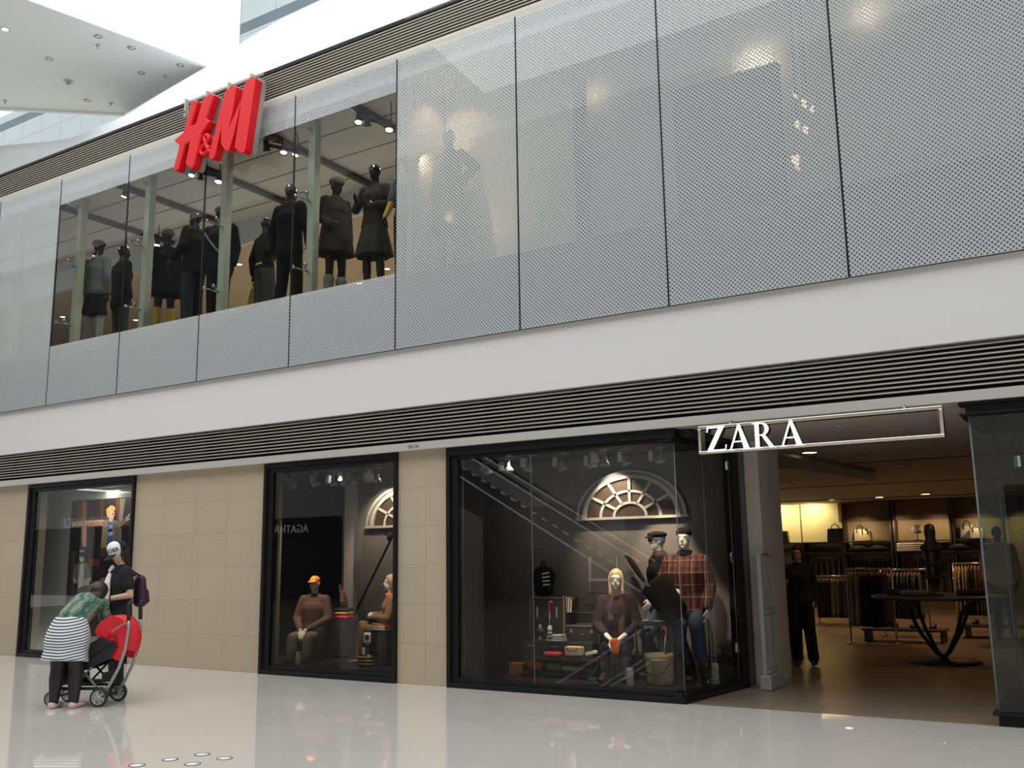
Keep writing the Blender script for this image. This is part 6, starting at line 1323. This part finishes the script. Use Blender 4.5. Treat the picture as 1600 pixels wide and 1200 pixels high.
# local x = forward, local y: near side is -y
Wd = .19
def wheel(x, y, R, nm='wheel'):
    b = MB(); b.lathe([(R * .78, -.016), (R, -.014), (R * 1.02, 0), (R, .014), (R * .78, .016), (R * .78, -.016)], (x, y, R * 1.02), 28, (0, 1, 0), cap=False); w = b.build(nm, 'tyre', r)
    b = MB(); b.lathe([(R * .70, -.015), (R * .80, -.015), (R * .80, .015), (R * .70, .015), (R * .70, -.015)], (x, y, R * 1.02), 28, (0, 1, 0), cap=False); b.lathe([(.001, -.02), (R * .22, -.02), (R * .22, .02), (.001, .02)], (x, y, R * 1.02), 14, (0, 1, 0))
    for k in range(6): t = k * pi / 3 + .3; c_ = V((x, y, R * 1.02)); e_ = V((cos(t), 0, sin(t))); b.bar(c_ + e_ * R * .15, c_ + e_ * R * .76, .014, .018, (0, 1, 0))
    b.build('rim', 'hub_grey', w)
for s in (-1, 1):
    wheel(0, s * Wd, .088)
    wheel(.52, s * (Wd - .04) - .0, .070); 
    b = MB(); b.tube([(0, s * (Wd - .035), .10), (-.08, s * (Wd - .04), .20), (-.16, s * (Wd - .05), .36), (-.215, s * (Wd - .06), .55), (-.235, s * (Wd - .065), .74), (-.23, s * (Wd - .07), .84)], .016, 10); b.build('handle_tube', 'pram_grey', r)
    b = MB(); b.tube([(-.23, s * (Wd - .07), .82), (-.225, s * (Wd - .07), .90), (-.22, s * (Wd - .07), .97), (-.25, s * (Wd - .07), 1.01)], [.019, .021, .020, .018], 10); b.build('grip', 'pram_black', r)
    b = MB(); b.bar((-.02, s * (Wd - .03), .17), (.50, s * (Wd - .04), .17), .025, .035); b.build('lower_rail', 'pram_black', r)
    b = MB(); b.bar((.50, s * (Wd - .04), .15), (.42, s * (Wd - .03), .46), .022, .022); b.bar((-.10, s * (Wd - .035), .62), (.42, s * (Wd - .03), .34), .022, .026); b.build('seat_rail', 'pram_black', r)
    b = MB(); b.bar((.05, s * (Wd - .05), .18), (.28, s * (Wd - .05), .40), .016, .016); b.bar((.30, s * (Wd - .05), .18), (-.02, s * (Wd - .05), .52), .016, .016); b.build('cross_brace', 'pram_grey' if s > 0 else 'pram_black', r)
    b = MB(); b.bar((-.22, s * (Wd - .03), .80), (-.08, s * (Wd - .03), .72), .014, .014); b.build('canopy_stay', 'pram_grey', r)
b = MB(); b.tube([(0, -Wd, .09), (0, Wd, .09)], .012, 8); b.tube([(.52, -Wd + .04, .08), (.52, Wd - .04, .08)], .010, 8); b.build('axle', 'pram_black', r)
# seat sling
b = MB(); hw = Wd - .045
prof = [(-.16, .90), (-.15, .74), (-.10, .58), (.02, .46), (.20, .44), (.34, .42), (.40, .30), (.44, .22)]
b.sm = True; b.rings([[V((x, -hw, z)), V((x, hw, z)), V((x - .02, hw, z - .025)), V((x - .02, -hw, z - .025))] for x, z in prof[2:]]); b.build('seat', 'pram_black', r)
b = MB(); 
for s in (-1, 1): b.prism([(-.14, .60), (.05, .66), (.30, .50), (.40, .44), (.40, .30), (.25, .33), (.05, .40), (-.08, .46)], lambda u, v, t: (u, t, v), s * hw, s * (hw + .012))
b.build('seat_side', 'pram_black', r)
# red hood: fan of arches and a back panel
b = MB(); b.sm = True; hg = V((-.06, 0, .60)); rs = []
for a_ in range(35, 210, 7):
    t = radians(a_); e = V((cos(t), 0, sin(t))); Rr = .235 + .04 * sin(radians(max(0, min(180, (a_ - 35) * 1.2))))
    rs.append([hg + e * Rr * (.25 + .75 * sin(pi * j / 14)) + V((0, -(Wd - .055) * cos(pi * j / 14), 0)) for j in range(15)])
b.rings(rs, close=False, cap=False); o = b.build('hood', 'pram_red', r); so = o.modifiers.new('thick', 'SOLIDIFY'); so.thickness = .008
b = MB(); 
for s in (-1, 1): b.prism(spl([(-.02, .56), (.11, .70), (.05, .82), (-.08, .865), (-.19, .80), (-.235, .62), (-.20, .45), (-.10, .45), (-.02, .56)], 4)[:-1], lambda u, v, t: (u, t, v), s * (Wd - .068), s * (Wd - .060))
b.build('hood_side', 'pram_red', r)
for a_ in (35, 75, 120):
    t = radians(a_); e = V((cos(t), 0, sin(t))); Rr = .274 if 50 < a_ < 150 else .234
    b = MB(); b.tube([hg + e * Rr * (.25 + .75 * sin(pi * j / 14)) + V((0, -(Wd - .05) * cos(pi * j / 14), 0)) for j in range(15)], .006, 6); b.build('hood_rib', 'pram_black' if a_ < 50 else 'pram_red', r)
b = MB(); b.box(.0, .30, -hw, hw, .22, .225); b.box(.0, .006, -hw, hw, .22, .32); b.box(.294, .30, -hw, hw, .22, .30); b.build('basket', 'pram_black', r)
# round floor discs
for k, (x, y) in enumerate(((214, 1196), (266, 1187), (316, 1179), (301, 1194), (351, 1185))):
    p = onZ(x, y); b = MB(); b.lathe([(.050, .0), (.056, .0), (.056, .0025), (.050, .0025), (.050, .0)], (0, 0, 0), 28, cap=False); o = b.build('floor_disc', 'black_seal'); o.location = (p.x, p.y, .0006)
    tag(o, 'thin dark ring set in the pale hall floor, ' + ['first of the far row of three', 'middle of the far row of three', 'last of the far row of three', 'first of the near pair', 'last of the near pair'][k], 'floor ring', 'rings in the hall floor'); b = MB(); b.lathe([(.001, 0), (.049, 0), (.049, .0012), (.001, .0012)], (0, 0, 0), 24); b.build('centre_disc', 'white_paint', o)
# ------------------------------ opposite side: shop signs and escalator, mirrored in the glass
def back_text(s, size, x, z, y=YO + .10):
    c = bpy.data.curves.new('t', 'FONT'); c.body = s; c.size = size; c.extrude = .01; o = bpy.data.objects.new('t', c); COL.objects.link(o)
    dg = bpy.context.evaluated_depsgraph_get(); me = bpy.data.meshes.new_from_object(o.evaluated_get(dg)); bpy.data.objects.remove(o)
    me.transform(Matrix.Translation((x, y, z)) @ Matrix.Rotation(pi, 4, 'Z') @ Matrix.Rotation(pi / 2, 4, 'X')); me.materials.clear(); me.materials.append(MATS['letter_white']); return me
for s, size, x, z, lab in (('AGATHA', .42, -24.6, 2.35, 'white lit letters AGATHA on the shop across the hall'), ('EXCHANGE', .6, -36.2, 2.9, 'white lit letters EXCHANGE on the shop across the hall')):
    me = back_text(s, size, x, z); o = bpy.data.objects.new('shop_sign', me); COL.objects.link(o); tag(o, lab, 'sign')
esc = thing('escalator', (-13.5, -5.4, 0), 'escalator with lit handrails across the hall, mirrored in the corner window', 'escalator')
p0, p1 = V((-3.6, 0, 4.4)), V((3.2, 0, .45))
for k, yy in enumerate((-.5, .5)):
    b = MB(); b.prism([(-3.6, 3.5), (3.2, -.0), (3.9, .0), (3.9, .30), (3.2, .45), (-3.6, 4.3)], lambda u, v, t: (u, t, v), yy - .06, yy + .06); b.build('truss', mat('truss_grey', (.10, .10, .11), .5), esc)
    b = MB(); b.bar(p0 + V((0, yy, .85)), p1 + V((0, yy, .85)), .05, .08); b.build('handrail', 'track_black', esc)
    b = MB(); b.bar(p0 + V((0, yy, .76)), p1 + V((0, yy, .76)), .03, .05); b.bar(p0 + V((0, yy, .02)), p1 + V((0, yy, .02)), .03, .05); b.build('rail_light', mat('rail_glow', (1, 1, 1), emit=(.8, .9, 1.0), es=1.7), esc)
b = MB()
for i in range(20): t = i / 20; p = p0.lerp(p1, t); b.box(p.x, p.x + .36, -.44, .44, p.z - .3, p.z - .08)
b.build('steps', 'truss_grey', esc)
